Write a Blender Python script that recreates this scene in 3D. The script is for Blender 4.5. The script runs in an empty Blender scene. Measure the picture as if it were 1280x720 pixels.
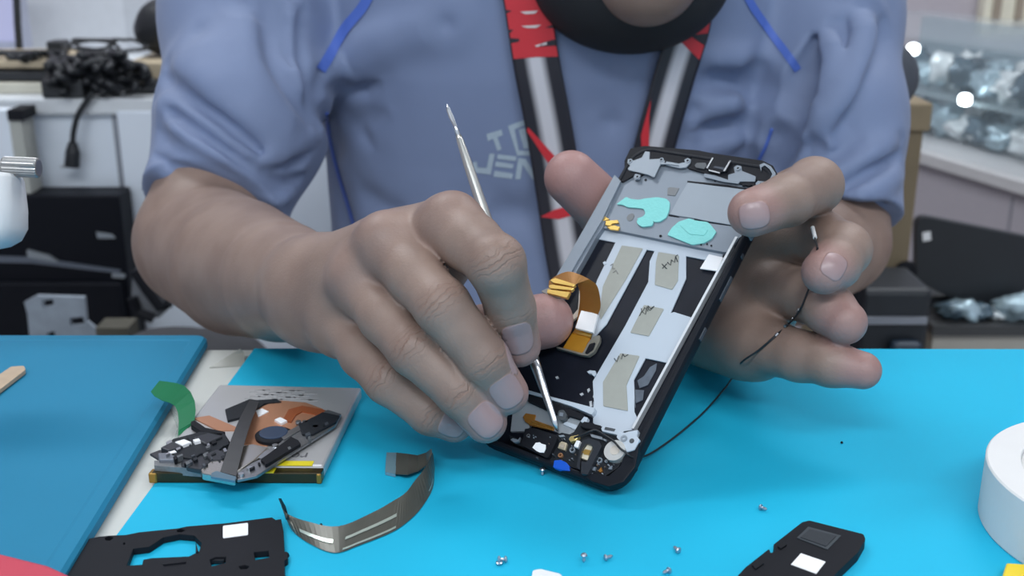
import bpy, bmesh, math, random
import numpy as np
from mathutils import Vector, Matrix
from mathutils.geometry import tessellate_polygon
random.seed(7); rng = np.random.default_rng(7)
SC = bpy.context.scene; COL = SC.collection

# ------------------------------------------------------------------ camera, world, lights, exposure
F = 1400.0; PITCH = math.radians(18.5); TZ = 0.75          # table top height
CAM = np.array([0.0, 0.0, TZ + 0.2182])
cs, sn = math.cos(PITCH), math.sin(PITCH)
RX = np.array([1.0, 0, 0]); UP = np.array([0, sn, cs]); FW = np.array([0, cs, -sn])
cd = bpy.data.cameras.new('camera'); cam = bpy.data.objects.new('camera', cd); COL.objects.link(cam)
cam.location = CAM; cam.rotation_euler = (math.pi / 2 - PITCH, 0, 0)
cd.sensor_width = 36; cd.lens = F / 1280 * 36; cd.clip_start = .02
cd.dof.use_dof = True; cd.dof.focus_distance = .45; cd.dof.aperture_fstop = 13
SC.camera = cam
SC.view_settings.view_transform = 'Standard'; SC.view_settings.look = 'None'
SC.view_settings.gamma = 1; SC.view_settings.exposure = 0.0
w = bpy.data.worlds.new('world'); SC.world = w; w.use_nodes = True
w.node_tree.nodes['Background'].inputs[0].default_value = (.78, .88, 1.0, 1)
w.node_tree.nodes['Background'].inputs[1].default_value = .92
def area(name, loc, size, power, color=(.93, .97, 1), rot=(0, 0, 0)):
    l = bpy.data.lights.new(name, 'AREA'); l.shape = 'RECTANGLE'; l.size, l.size_y = size; l.energy = power; l.color = color
    o = bpy.data.objects.new(name, l); COL.objects.link(o); o.location = loc; o.rotation_euler = rot; return o
LIGHTS = [((-.55, -1.1, 2.55), (1.2, .35), 22), ((.70, -.85, 2.55), (1.2, .35), 12), ((-.9, 1.45, 2.55), (1.2, .35), 15), ((1.1, 1.55, 2.55), (1.2, .35), 13)]
for i, (l, s, p) in enumerate(LIGHTS): area('ceiling_lamp_light', (l[0], l[1], l[2] - .03), s, p)

# ------------------------------------------------------------------ maths helpers (pixel of the photograph -> point on a real plane)
def ray(px, py):
    return FW + RX * ((px - 640) / F) + UP * (-(py - 360) / F)
def at(px, py, d): return CAM + ray(px, py) * d                       # point at distance d along the viewing axis
def onz(px, py, z=0.0):                                               # point on the level z above the table
    r = ray(px, py); return CAM + r * ((TZ + z - CAM[2]) / r[2])
def ony(px, py, Y): r = ray(px, py); return CAM + r * (Y / r[1])
# ------------------------------------------------------------------ materials
MATS = {}
def mat(name, rgb, rough=.5, metal=0, var=.06, scale=60, bump=0, bscale=300, spec=.5, **kw):
    if name in MATS: return MATS[name]
    m = bpy.data.materials.new(name); m.use_nodes = True; nt = m.node_tree; b = nt.nodes['Principled BSDF']
    b.inputs['Roughness'].default_value = rough; b.inputs['Metallic'].default_value = metal
    b.inputs['Specular IOR Level'].default_value = spec
    tc = nt.nodes.new('ShaderNodeTexCoord')
    n = nt.nodes.new('ShaderNodeTexNoise'); n.inputs['Scale'].default_value = scale; n.inputs['Detail'].default_value = 4
    nt.links.new(tc.outputs['Object'], n.inputs['Vector'])
    mr = nt.nodes.new('ShaderNodeMapRange'); mr.inputs['To Min'].default_value = 1 - var; mr.inputs['To Max'].default_value = 1 + var
    nt.links.new(n.outputs['Fac'], mr.inputs['Value'])
    mx = nt.nodes.new('ShaderNodeVectorMath'); mx.operation = 'SCALE'; mx.inputs[0].default_value = rgb
    nt.links.new(mr.outputs[0], mx.inputs['Scale']); nt.links.new(mx.outputs[0], b.inputs['Base Color'])
    if bump:
        n2 = nt.nodes.new('ShaderNodeTexNoise'); n2.inputs['Scale'].default_value = bscale; n2.inputs['Detail'].default_value = 3
        nt.links.new(tc.outputs['Object'], n2.inputs['Vector'])
        bp = nt.nodes.new('ShaderNodeBump'); bp.inputs['Strength'].default_value = bump; bp.inputs['Distance'].default_value = .001
        nt.links.new(n2.outputs['Fac'], bp.inputs['Height']); nt.links.new(bp.outputs[0], b.inputs['Normal'])
    for k, v in kw.items(): b.inputs[k.replace('_', ' ')].default_value = v
    MATS[name] = m; return m
def glass(name, rgb, rough=.03, alpha=.25):
    if name in MATS: return MATS[name]
    m = mat(name, rgb, rough, var=.01, spec=.6); m.node_tree.nodes['Principled BSDF'].inputs['Alpha'].default_value = alpha; return m
# ------------------------------------------------------------------ mesh helpers
class MB:
    def __init__(s): s.v = []; s.f = []
    def add(s, v, f):
        o = len(s.v); s.v += [tuple(float(c) for c in p) for p in v]; s.f += [tuple(i + o for i in q) for q in f]; return s
    def box(s, a, b):
        x0, y0, z0 = a; x1, y1, z1 = b
        return s.add([(x0,y0,z0),(x1,y0,z0),(x1,y1,z0),(x0,y1,z0),(x0,y0,z1),(x1,y0,z1),(x1,y1,z1),(x0,y1,z1)],
                     [(0,3,2,1),(4,5,6,7),(0,1,5,4),(1,2,6,5),(2,3,7,6),(3,0,4,7)])
    def loops(s, L, cap0=True, cap1=True, closed=True):                # bridge a list of equal-length vertex rings
        n = len(L[0]); V = [p for l in L for p in l]; Fc = []
        for i in range(len(L) - 1):
            for j in range(n if closed else n - 1):
                k = (j + 1) % n; Fc.append((i*n+j, i*n+k, (i+1)*n+k, (i+1)*n+j))
        if cap0: Fc.append(tuple(reversed(range(n))))
        if cap1: Fc.append(tuple((len(L)-1)*n + j for j in range(n)))
        return s.add(V, Fc)
    def prism(s, top, down):                                           # polygon (3D pts, may have holes: list of lists) extruded by vector 'down'
        if not isinstance(top[0][0], (list, tuple, np.ndarray)): top = [top]
        d = np.array(down, float); pts = [np.array(p, float) for l in top for p in l]; n = len(pts)
        tris = tessellate_polygon([[Vector(p) for p in l] for l in top])
        Fc = []
        nn = -d
        for t in tris:
            a, b, c = (pts[i] for i in t)
            if np.dot(np.cross(b - a, c - a), nn) < 0: t = (t[0], t[2], t[1])
            Fc.append(tuple(t)); Fc.append((t[2] + n, t[1] + n, t[0] + n))
        o = 0
        for l in top:
            for j in range(len(l)):
                a, b = o + j, o + (j + 1) % len(l); Fc.append((a, b, b + n, a + n))
            o += len(l)
        return s.add(pts + [p + d for p in pts], Fc)
    def tube(s, pts, r, n=8, cap=True):
        P = [np.array(p, float) for p in pts]; R = r if hasattr(r, '__len__') else [r] * len(P)
        L = []; ref = None
        for i, p in enumerate(P):
            t = P[min(i+1, len(P)-1)] - P[max(i-1, 0)]; t = t / (np.linalg.norm(t) + 1e-12)
            if ref is None: ref = np.array([0,0,1.]) if abs(t[2]) < .9 else np.array([1.,0,0])
            u = np.cross(t, ref); u /= np.linalg.norm(u) + 1e-12; v = np.cross(u, t); ref = v
            L.append([p + R[i] * (math.cos(a) * u + math.sin(a) * v) for a in np.linspace(0, 2*math.pi, n, endpoint=False)])
        return s.loops(L, cap, cap)
    def lathe(s, prof, n=32, M=None):
        L = []
        for r, z in prof: L.append([(r*math.cos(a), r*math.sin(a), z) for a in np.linspace(0, 2*math.pi, n, endpoint=False)])
        if M is not None: L = [[M(np.array(p)) for p in l] for l in L]
        return s.loops(L)
    def build(s, name, m, parent=None, smooth=False, bevel=0, kind=None, fix=True, label=None, w=True):
        if w and parent is not None:                                   # world vertices -> frame of the (translated) thing
            q, L = parent, np.zeros(3)
            while q is not None: L += np.array(q.location); q = q.parent
            s.v = [tuple(np.array(p) - L) for p in s.v]
        me = bpy.data.meshes.new(name); me.from_pydata(s.v, [], s.f); me.materials.append(m)
        if fix:
            bm = bmesh.new(); bm.from_mesh(me); bmesh.ops.recalc_face_normals(bm, faces=bm.faces); bm.to_mesh(me); bm.free()
        if smooth: me.shade_smooth()
        o = bpy.data.objects.new(name, me); COL.objects.link(o)
        if parent is not None: o.parent = parent
        if bevel:
            md = o.modifiers.new('bevel', 'BEVEL'); md.width = bevel; md.segments = 2; md.limit_method = 'ANGLE'
        if kind: o['kind'] = kind
        if label: o['label'] = label
        return o
def tag(o, label, cat, group=None):
    o['label'] = label; o['category'] = cat
    if group: o['group'] = group
    return o
def empty(name, loc, label, cat, group=None, M=None):
    o = bpy.data.objects.new(name, None); COL.objects.link(o); o.empty_display_size = .02
    if M is not None: o.matrix_world = M
    else: o.location = loc
    return tag(o, label, cat, group)
def struct(o): o['kind'] = 'structure'; return o
def spline(pts, n=8):                                                 # Catmull-Rom through points
    P = [np.array(p, float) for p in pts]; P = [2*P[0]-P[1]] + P + [2*P[-1]-P[-2]]; out = []
    for i in range(1, len(P) - 2):
        for t in np.linspace(0, 1, n, endpoint=False):
            a, b, c, d = P[i-1], P[i], P[i+1], P[i+2]
            out.append(.5*((2*b) + (-a+c)*t + (2*a-5*b+4*c-d)*t*t + (-a+3*b-3*c+d)*t**3))
    out.append(P[-2]); return out
# ------------------------------------------------------------------ signed distance helpers
def smin(a, b, k):
    h = np.clip(.5 + .5 * (b - a) / k, 0, 1); return b * (1 - h) + a * h - k * h * (1 - h)
def cap(P, a, b, ra, rb):
    pa = P - a; ba = b - a; t = np.clip(pa @ ba / (ba @ ba + 1e-12), 0, 1)
    return np.linalg.norm(pa - t[:, None] * ba, axis=1) - (ra + (rb - ra) * t)
def chain(P, pts, k=.004):
    d = None
    for (a, ra), (b, rb) in zip(pts[:-1], pts[1:]):
        e = cap(P, a, b, ra, rb); d = e if d is None else smin(d, e, k)
    return d
def ell(P, c, r, Rm=None):
    q = P - c
    if Rm is not None: q = q @ Rm
    r = np.array(r); k0 = np.linalg.norm(q / r, axis=1); k1 = np.linalg.norm(q / (r * r), axis=1) + 1e-9
    return k0 * (k0 - 1) / k1
def polydist(P, pts):
    d = None
    for a, b in zip(pts[:-1], pts[1:]):
        e = cap(P, np.array(a), np.array(b), 0, 0); d = e if d is None else np.minimum(d, e)
    return d
def march(sdf, pxs, d0, d1, off=0.0):                                 # where the viewing rays meet a surface
    R = np.array([ray(x, y) for x, y in pxs]); n = np.linalg.norm(R, axis=1); t = np.full(len(R), d0)
    for _ in range(120):
        d = sdf(CAM + R * t[:, None]) - off; t = np.minimum(t + .8 * d / n, d1)
    return CAM + R * t[:, None]
def grad(sdf, P, e=.0008):
    g = np.stack([sdf(P + e * np.eye(3)[i]) - sdf(P - e * np.eye(3)[i]) for i in range(3)], 1)
    return g / (np.linalg.norm(g, axis=1)[:, None] + 1e-12)
def surface_nets(sdf, lo, hi, h, B=16, groups=None, slack=0.0):
    """narrow-band surface nets; groups(center)->sdf restricted to what is near that block"""
    lo = np.array(lo); nb = np.ceil((np.array(hi) - lo) / (h * B)).astype(int)
    ii = np.stack(np.meshgrid(*[np.arange(n) for n in nb], indexing='ij'), -1).reshape(-1, 3)
    C = lo + (ii + .5) * B * h; keep = np.concatenate([np.abs(sdf(C[k:k+20000])) < B * h * .95 + slack for k in range(0, len(C), 20000)])
    ii = ii[keep]; C = C[keep]
    g = np.arange(0, B + 1); G = np.stack(np.meshgrid(g, g, g, indexing='ij'), -1)
    n = B + 1; S = 1 << 20
    def key(c): c = c + 2; return (c[..., 0] * S + c[..., 1]) * S + c[..., 2]
    K = []; V = []; Q = []
    for b, c in zip(ii, C):
        I = (b * B + G).reshape(-1, 3); f = sdf if groups is None else groups(c)
        D = f(lo + I * h).reshape(n, n, n); sg = D < 0
        if sg.all() or not sg.any(): continue
        # each cell that the surface crosses gets one vertex
        acc = np.zeros((B, B, B, 3)); cnt = np.zeros((B, B, B))
        cr = [(x, y, z) for x in (0, 1) for y in (0, 1) for z in (0, 1)]
        sl = lambda o: tuple(slice(q, q + B) for q in o)
        for a in cr:
            for ax in range(3):
                if a[ax]: continue
                e = list(a); e[ax] = 1
                da = D[sl(a)]; db = D[sl(e)]
                m = (da < 0) != (db < 0); t = np.where(m, da / np.where(m, da - db, 1), 0)
                p = np.zeros((B, B, B, 3)); p += a; p[..., ax] += t
                acc += p * m[..., None]; cnt += m
        m = cnt > 0; idx = np.argwhere(m)
        K.append(key(b * B + idx)); V.append(lo + (b * B + idx + acc[m] / cnt[m][:, None]) * h)
        for ax in range(3):
            o1, o2 = (ax + 1) % 3, (ax + 2) % 3
            a = D[:-1, :-1, :-1]; e = [slice(0, -1)] * 3; e[ax] = slice(1, None); bb = D[tuple(e)]
            m = (a < 0) != (bb < 0); id2 = np.argwhere(m); inside = (a < 0)[m]
            base = b * B + id2
            d1 = np.zeros(3, int); d1[o1] = 1; d2 = np.zeros(3, int); d2[o2] = 1
            q = np.stack([key(base - d1 - d2), key(base - d2), key(base), key(base - d1)], 1)
            q[~inside] = q[~inside][:, ::-1]; Q.append(q)
    K = np.concatenate(K); V = np.concatenate(V); Q = np.concatenate(Q)
    o = np.argsort(K); K = K[o]; V = V[o]
    fi = np.searchsorted(K, Q); fi = np.minimum(fi, len(K) - 1); ok = (K[fi] == Q).all(1)
    return V, fi[ok]
def np_mesh(name, V, Fq, m, parent=None, attrs=None, smooth=True):
    me = bpy.data.meshes.new(name); me.vertices.add(len(V)); me.vertices.foreach_set('co', V.astype(np.float32).ravel())
    me.loops.add(Fq.size); me.loops.foreach_set('vertex_index', Fq.astype(np.int32).ravel())
    me.polygons.add(len(Fq)); me.polygons.foreach_set('loop_start', np.arange(0, Fq.size, Fq.shape[1], dtype=np.int32))
    me.update(calc_edges=True); me.validate()
    for k, a in (attrs or {}).items():
        at_ = me.attributes.new(k, 'FLOAT', 'POINT'); at_.data.foreach_set('value', a.astype(np.float32))
    if smooth: me.shade_smooth()
    me.materials.append(m); o = bpy.data.objects.new(name, me); COL.objects.link(o)
    if parent is not None: o.parent = parent
    return o
# ================================================================== THE ROOM
M_wall = mat('wall_paint', (.46, .42, .46), .7, bump=.1); M_ceil = mat('ceiling_paint', (.75, .76, .77), .8)
M_floor = mat('floor_tile', (.40, .39, .38), .45)
struct(MB().box((-2.6, -1.4, -.06), (3.0, 2.6, 0)).build('floor', M_floor))
struct(MB().box((-2.6, -1.4, 2.65), (3.0, 2.6, 2.72)).build('ceiling', M_ceil))
struct(MB().box((-2.6, 2.5, 0), (3.0, 2.6, 2.65)).build('wall_back', M_wall))
struct(MB().box((2.9, -1.4, 0), (3.0, 2.5, 2.65)).build('wall_right', M_wall))
struct(MB().box((-2.6, -1.4, 0), (-2.5, 2.5, 2.65)).build('wall_left', M_wall))
M_lampcase = mat('lamp_case', (.8, .8, .8), .5)
M_tube = bpy.data.materials.new('lamp_diffuser'); M_tube.use_nodes = True
_b = M_tube.node_tree.nodes['Principled BSDF']; _b.inputs['Base Color'].default_value = (.9, .9, .9, 1)
_b.inputs['Emission Color'].default_value = (.93, .97, 1, 1); _b.inputs['Emission Strength'].default_value = 6
for i, (l, s, p) in enumerate(LIGHTS):
    e = empty('ceiling_lamp', (l[0], l[1], 2.65), ['long white ceiling lamp to the left in front of the bench', 'long white ceiling lamp to the right in front of the bench', 'long white ceiling lamp over the white cabinet', 'long white ceiling lamp over the glass display case'][i], 'lamp')
    MB().box((l[0]-s[0]/2, l[1]-s[1]/2, 2.59), (l[0]+s[0]/2, l[1]+s[1]/2, 2.65)).build('lamp_case', M_lampcase, e, bevel=.004)
    MB().box((l[0]-s[0]/2+.02, l[1]-s[1]/2+.02, 2.583), (l[0]+s[0]/2-.02, l[1]+s[1]/2-.02, 2.589)).build('diffuser', M_tube, e)

# ------------------------------------------------------------------ workbench and mats
M_table = mat('white_laminate', (.58, .59, .56), .4, var=.05, scale=9, bump=.03)
YE = .552
t = empty('workbench', (0, .2, 0), 'white laminate workbench between the camera and the man', 'table')
MB().box((-.75, -.35, TZ - .03), (.85, YE, TZ)).build('tabletop', M_table, t, bevel=.003)
for sx in (-.68, .78):
    for sy in (-.28, .47): MB().box((sx - .025, sy - .025, 0), (sx + .025, sy + .025, TZ - .03)).build('leg', mat('grey_metal', (.35, .36, .38), .4, .8), t)
M_cyan = mat('cyan_mat_silicone', (.014, .43, .66), .5, var=.05, scale=14, bump=.02, bscale=900, spec=.15)
M_blue = mat('blue_mat_silicone', (.021, .20, .345), .6, var=.06, scale=12, bump=.03, bscale=700, spec=.15)
# thin cyan mat: left edge runs obliquely over the bench
a, b = onz(318, 439), onz(150, 668); dr = (b - a) / np.linalg.norm(b - a); c = a + dr * .50
a[1] = YE - .004
pts = [a, c, np.array([.62, c[1], TZ]), np.array([.62, YE - .006, TZ])]
tag(MB().prism([p + [0, 0, .0014] for p in pts], (0, 0, -.0014)).build('repair_mat', M_cyan), 'thin cyan silicone repair mat under the phone', 'mat')
# thick blue mat on the left, with a raised rim
H = .007
a, b = onz(251, 432, H), onz(98, 684, H); dr = (b - a) / np.linalg.norm(b - a); c = b + dr * .2
a[1] = YE + .002; base = [a, np.array([-.55, YE + .002, TZ + H]), np.array([-.55, c[1], TZ + H]), c]
def inset(poly, d):
    P = np.array(poly)[:, :2]; n = len(P); out = []
    A = .5 * sum(P[i][0]*P[(i+1)%n][1] - P[(i+1)%n][0]*P[i][1] for i in range(n)); sgn = 1 if A > 0 else -1
    for i in range(n):
        p0, p1, p2 = P[i-1], P[i], P[(i+1) % n]; e1 = (p1-p0)/np.linalg.norm(p1-p0); e2 = (p2-p1)/np.linalg.norm(p2-p1)
        n1 = sgn*np.array([-e1[1], e1[0]]); n2 = sgn*np.array([-e2[1], e2[0]]); k = (n1+n2)/(1+n1@n2); out.append(p1 + k*d)
    return np.array(out)
def rounded(P, r, n=6):                                               # round the corners of a 2D polygon
    out = []; P = [np.array(p, float)[:2] for p in P]
    for i in range(len(P)):
        p0, p1, p2 = P[i-1], P[i], P[(i+1) % len(P)]
        q = min(r, .45*np.linalg.norm(p0-p1), .45*np.linalg.norm(p2-p1))
        a_ = p1 + (p0-p1)/np.linalg.norm(p0-p1)*q; b_ = p1 + (p2-p1)/np.linalg.norm(p2-p1)*q
        for t_ in np.linspace(0, 1, n): out.append((1-t_)**2*a_ + 2*t_*(1-t_)*p1 + t_**2*b_)
    return out
def ring(poly, d, z, r=.006): return [(p[0], p[1], TZ + z) for p in rounded(inset(poly, d), max(r - d*.3, .002))]
mb = MB(); mb.loops([ring(base, .0015, .0001), ring(base, 0, .002), ring(base, .0002, H-.0015), ring(base, .0015, H), ring(base, .007, H), ring(base, .0085, H-.0004), ring(base, .012, H-.0004)])
tag(mb.build('thick_mat', M_blue, smooth=False, bevel=0), 'thick blue silicone mat with raised rim on the left of the bench', 'mat')

# ------------------------------------------------------------------ small things on the bench
def prism_px(poly, z0, z1, mb=None):                                  # outline at level z1 above the bench, walls straight down to z0
    mb = mb or MB(); holes = isinstance(poly[0][0], (list, tuple))
    P = [[onz(x, y, z1) for x, y in l] for l in (poly if holes else [poly])]
    return mb.prism(P, (0, 0, z0 - z1))
def cpx(poly, r, n=4):                                                # soften the corners of a pixel outline
    return [tuple(p) for p in rounded(poly, r, n)]
M_black = mat('black_plastic', (.010, .011, .015), .55, var=.15, bump=.05, bscale=1500, spec=.15)
M_black2 = mat('dark_circuit', (.015, .018, .023), .45, var=.4, scale=900, spec=.2)
M_steel = mat('bare_steel', (.55, .57, .60), .28, 1, var=.1)
M_silver = mat('silver_alloy', (.50, .53, .57), .38, .75, var=.06, scale=40)
M_white = mat('white_sticker', (.85, .86, .88), .5, var=.02)
M_gold = mat('gold_contact', (.85, .56, .16), .28, .9, var=.1)
M_amber = mat('amber_flex', (.34, .15, .03), .3, .35, var=.12, scale=200)
M_flexg = mat('grey_flex', (.10, .10, .085), .32, .3, var=.15, scale=150)
M_print = mat('grey_print', (.10, .10, .11), .6)
TM = .0014
# battery
bz = TM + .0055
tl, tr, br, bl = [onz(x, y, bz) for x, y in ((274, 480), (452, 484), (403, 586), (192, 585))]
bat = empty('phone_battery', (bl + br) / 2 * [1, 1, 0] + [0, 0, TZ + TM], 'grey foil phone battery under the circuit boards, dark gold edge strip in front', 'battery')
M_foil = mat('battery_foil', (.50, .50, .51), .28, .3, var=.05, scale=30)
def bquad(u0, v0, u1, v1, z):
    f = lambda u, v: (bl*(1-u) + br*u)*(1-v) + (tl*(1-u) + tr*u)*v
    return [f(u, v) + [0, 0, z] for u, v in ((u0, v0), (u1, v0), (u1, v1), (u0, v1))]
MB().prism(bquad(0, .03, 1, 1, 0), (0, 0, -.0055)).build('cell', M_foil, bat, bevel=.0012)
MB().prism(bquad(.0, -.03, 1.0, .03, -.0008), (0, 0, -.0045)).build('edge_board', mat('dark_gold_edge', (.035, .027, .010), .25, .4, var=.5, scale=120), bat, bevel=.0004)
MB().prism(bquad(.30, .03, .93, .075, .0003), (0, 0, -.0004)).build('yellow_tape', mat('yellow_tape', (.72, .60, .02), .35), bat)
MB().prism(bquad(.62, -.028, .72, .02, -.0004), (0, 0, -.0005)).build('yellow_tab', mat('yellow_tape', (.72, .60, .02), .35), bat)
MB().prism(bquad(-.02, -.036, .03, .02, -.001), (0, 0, -.0044)).build('strip_end', mat('gold_edge', (.30, .17, .03), .3, .5), bat, bevel=.0006)
MB().prism(bquad(.97, -.036, 1.0, .02, -.001), (0, 0, -.0044)).build('strip_end', mat('gold_edge', (.30, .17, .03), .3, .5), bat, bevel=.0006)
mb = MB()
for k in range(26):
    v = .80 + .03 * (k % 5); u = .25 + .027 * (k // 5 * 3 + k % 3); mb.prism(bquad(u, v, u + .05 + .02*(k % 3), v + .012, .0002), (0, 0, -.0002))
mb.build('fine_print', mat('faint_print', (.40, .40, .41), .3, .3), bat, kind='stuff')
def text_mesh(body, size):
    cu = bpy.data.curves.new('lettering', 'FONT'); cu.body = body; cu.size = size; cu.extrude = .00004; cu.align_x = 'LEFT'
    o = bpy.data.objects.new('lettering', cu); COL.objects.link(o); dg = bpy.context.evaluated_depsgraph_get(); dg.update()
    me = bpy.data.meshes.new_from_object(o.evaluated_get(dg)); bpy.data.objects.remove(o); return me
def put_text(body, size, origin, xdir, up, m, parent, name='lettering'):
    me = text_mesh(body, size); x = np.array(xdir)/np.linalg.norm(xdir); n = np.array(up)/np.linalg.norm(up); y = np.cross(n, x)
    mb = MB(); mb.v = [tuple(np.array(origin) + x*v.co.x + y*v.co.y + n*v.co.z) for v in me.vertices]; mb.f = [tuple(p.vertices) for p in me.polygons]
    bpy.data.meshes.remove(me); return mb.build(name, m, parent, fix=False)
put_text('red', .0085, onz(387, 566, bz + .0001), bl - br, (0, 0, 1), M_print, bat)
# circuit board stack on the battery
z = bz
cb = empty('phone_circuit_board', onz(320, 545, z), 'phone mainboard with copper sheet, camera cluster and round sensor lying on the battery', 'circuit board')
M_copper = mat('copper_sheet', (.55, .27, .16), .35, .5, var=.08, scale=60)
Z5 = lambda P: [(150 + x/3.273, 420 + y/3.273) for x, y in P]
prism_px(Z5([(300,335),(365,325),(475,372),(560,300),(640,262),(760,272),(830,298),(800,330),(720,385),(600,448),(500,440),(480,385),(400,385)]), z, z+.0006).build('copper_sheet', M_copper, cb)
prism_px(Z5([(665,345),(690,300),(745,285),(830,300),(890,330),(860,345),(800,320),(745,308),(720,322),(700,352)]), z+.0006, z+.0011).build('flex_strip', mat('rust_flex', (.33, .09, .03), .35, .2), cb)
prism_px(Z5([(430,300),(530,258),(560,262),(640,258),(660,268),(590,275),(560,300),(500,330),(440,345)]), z, z+.0012).build('connector_flex', M_black2, cb)
prism_px(Z5([(290,350),(305,345),(350,375),(430,392),(415,405),(330,388),(290,362)]), z+.0006, z+.003).build('edge_strip', M_black, cb)
prism_px(Z5([(330,545),(420,470),(540,440),(610,455),(560,500),(480,555),(470,585),(335,560)]), z, z+.0032).build('shield_can', mat('shield_steel', (.58, .56, .52), .25, .9), cb, bevel=.0006)
mb = MB()
prism_px(Z5([(190,450),(215,420),(330,390),(430,400),(450,430),(400,470),(330,480),(300,500),(210,490)]), z, z+.003, mb)
cm = mb.build('camera_module', M_black2, cb, bevel=.0004)
for P, hh in (([(120,480),(160,465),(250,470),(260,500),(160,505)], .0012), ([(250,500),(340,470),(440,455),(400,510),(330,545),(250,530)], .0022), ([(350,480),(400,462),(440,480),(420,505),(370,510)], .0036), ([(165,455),(215,430),(260,450),(200,468)], .0040), ([(300,415),(360,395),(420,410),(350,440)], .0040)):
    prism_px(Z5(P), z, z + hh).build('lens_block', mat('lens_block_black', (.035, .038, .045), .3, .2, var=.3), cb, bevel=.0005)
prism_px(Z5([(140,510),(230,505),(330,520),(330,545),(140,530)]), z-.002, z+.0015).build('board_edge', mat('board_grey', (.20, .21, .22), .4, .4, var=.4, scale=500), cb)
prism_px(Z5([(155,478),(225,474),(225,505),(160,505)]), z, z+.0030).build('lens_bracket', mat('lens_bracket_grey', (.22, .24, .28), .35, .6), cb, bevel=.0004)
for P, hh in (([(225,433),(262,422),(292,434),(255,448)], .0043), ([(298,424),(322,418),(330,428),(306,434)], .0043), ([(195,470),(222,466),(232,474),(206,480)], .0034), ([(556,305),(580,296),(608,308),(566,330)], .0010), ([(632,342),(655,332),(684,346),(660,358)], .0016)):
    prism_px(Z5(P), z, z + hh).build('white_tape', M_white, cb)
rg_ = np.random.default_rng(21)
for k in range(46):
    if k < 26: X, Y = 185 + rg_.uniform(0, 240), 400 + rg_.uniform(10, 130); hz = .0030
    else: t_ = rg_.uniform(.05, .95); X, Y = 500 + 390*t_, 560 - 235*t_ + rg_.uniform(-14, 14); hz = .0027
    w_, v_ = rg_.uniform(6, 22), rg_.uniform(5, 14); P = [(X, Y), (X+w_, Y-w_*.45), (X+w_+v_*.5, Y-w_*.45+v_), (X+v_*.5, Y+v_)]
    prism_px(Z5(P), z + hz - .001, z + hz + rg_.uniform(.0003, .0014)).build('chip', [M_black2, M_black, mat('chip_grey', (.10,.11,.12), .4), M_steel, mat('chip_slate', (.05,.06,.075), .35)][k % 5], cb)
# diagonal lower board with connectors
mb = MB(); prism_px(Z5([(460,555),(580,500),(740,360),(850,300),(905,318),(880,365),(700,480),(560,570),(480,588)]), z+.0012, z+.0026, mb); lb = mb.build('lower_board', mat('board_steel', (.30, .31, .33), .3, .8, var=.2, scale=300), cb, bevel=.0003)
prism_px(Z5([(575,505),(700,410),(730,425),(740,440),(600,525)]), z+.0026, z+.0040).build('connector_block', M_black, cb, bevel=.0003)
prism_px(Z5([(730,360),(830,310),(900,325),(885,350),(790,400),(745,400)]), z+.0026, z+.0036).build('connector_block', M_black2, cb, bevel=.0003)
prism_px(Z5([(655,405),(780,340),(790,352),(670,425)]), z+.0026, z+.0030).build('metal_rail', M_steel, cb)
prism_px(Z5([(560,490),(640,445),(650,455),(575,503)]), z+.0026, z+.0030).build('metal_rail', M_steel, cb)
for X, Y in ((495, 570), (530, 545), (635, 452), (730, 355), (757, 355), (710, 440), (800, 375)):
    o = onz(*Z5([(X, Y)])[0], z + .0028); MB().lathe([(.0004, .0008), (.0012, .0008), (.0014, 0), (.0014, -.0008)], 12, lambda p, o=o: p + o).build('screw_post', M_steel, cb, smooth=False)
# round sensor
o = onz(*Z5([(628, 398)])[0], z + .0026)
MB().lathe([(.0075, -.002), (.0078, -.0005), (.0070, 0), (.0062, .0001)], 40, lambda p: p + o).build('sensor_ring', M_black, cb, smooth=False)
MB().lathe([(.0060, -.0005), (.0060, .0005), (.0055, .0008)], 40, lambda p: p + o).build('sensor_disc', mat('sensor_blue', (.045, .065, .11), .18), cb)
# black ribbon lying over everything, slightly arched
a0, a1 = [onz(*p, z+.0042) for p in Z5([(410,555),(475,572)])], [onz(*p, z+.0035) for p in Z5([(530,262),(570,268)])]
L = []
for t_ in np.linspace(0, 1, 9):
    l, r = a0[0]*(1-t_)+a1[0]*t_, a0[1]*(1-t_)+a1[1]*t_; up_ = np.array([0, 0, .0025*math.sin(math.pi*t_)]); L.append([l+up_, r+up_, r+up_-[0,0,.0003], l+up_-[0,0,.0003]])
MB().loops(L).build('ribbon', mat('charcoal_ribbon', (.035, .036, .04), .4), cb)
prism_px(Z5([(375,560),(395,552),(475,575),(470,592),(372,575)]), z+.0032, z+.0042).build('shield_lip', mat('blue_steel', (.16, .26, .33), .3, .6), cb)

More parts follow.
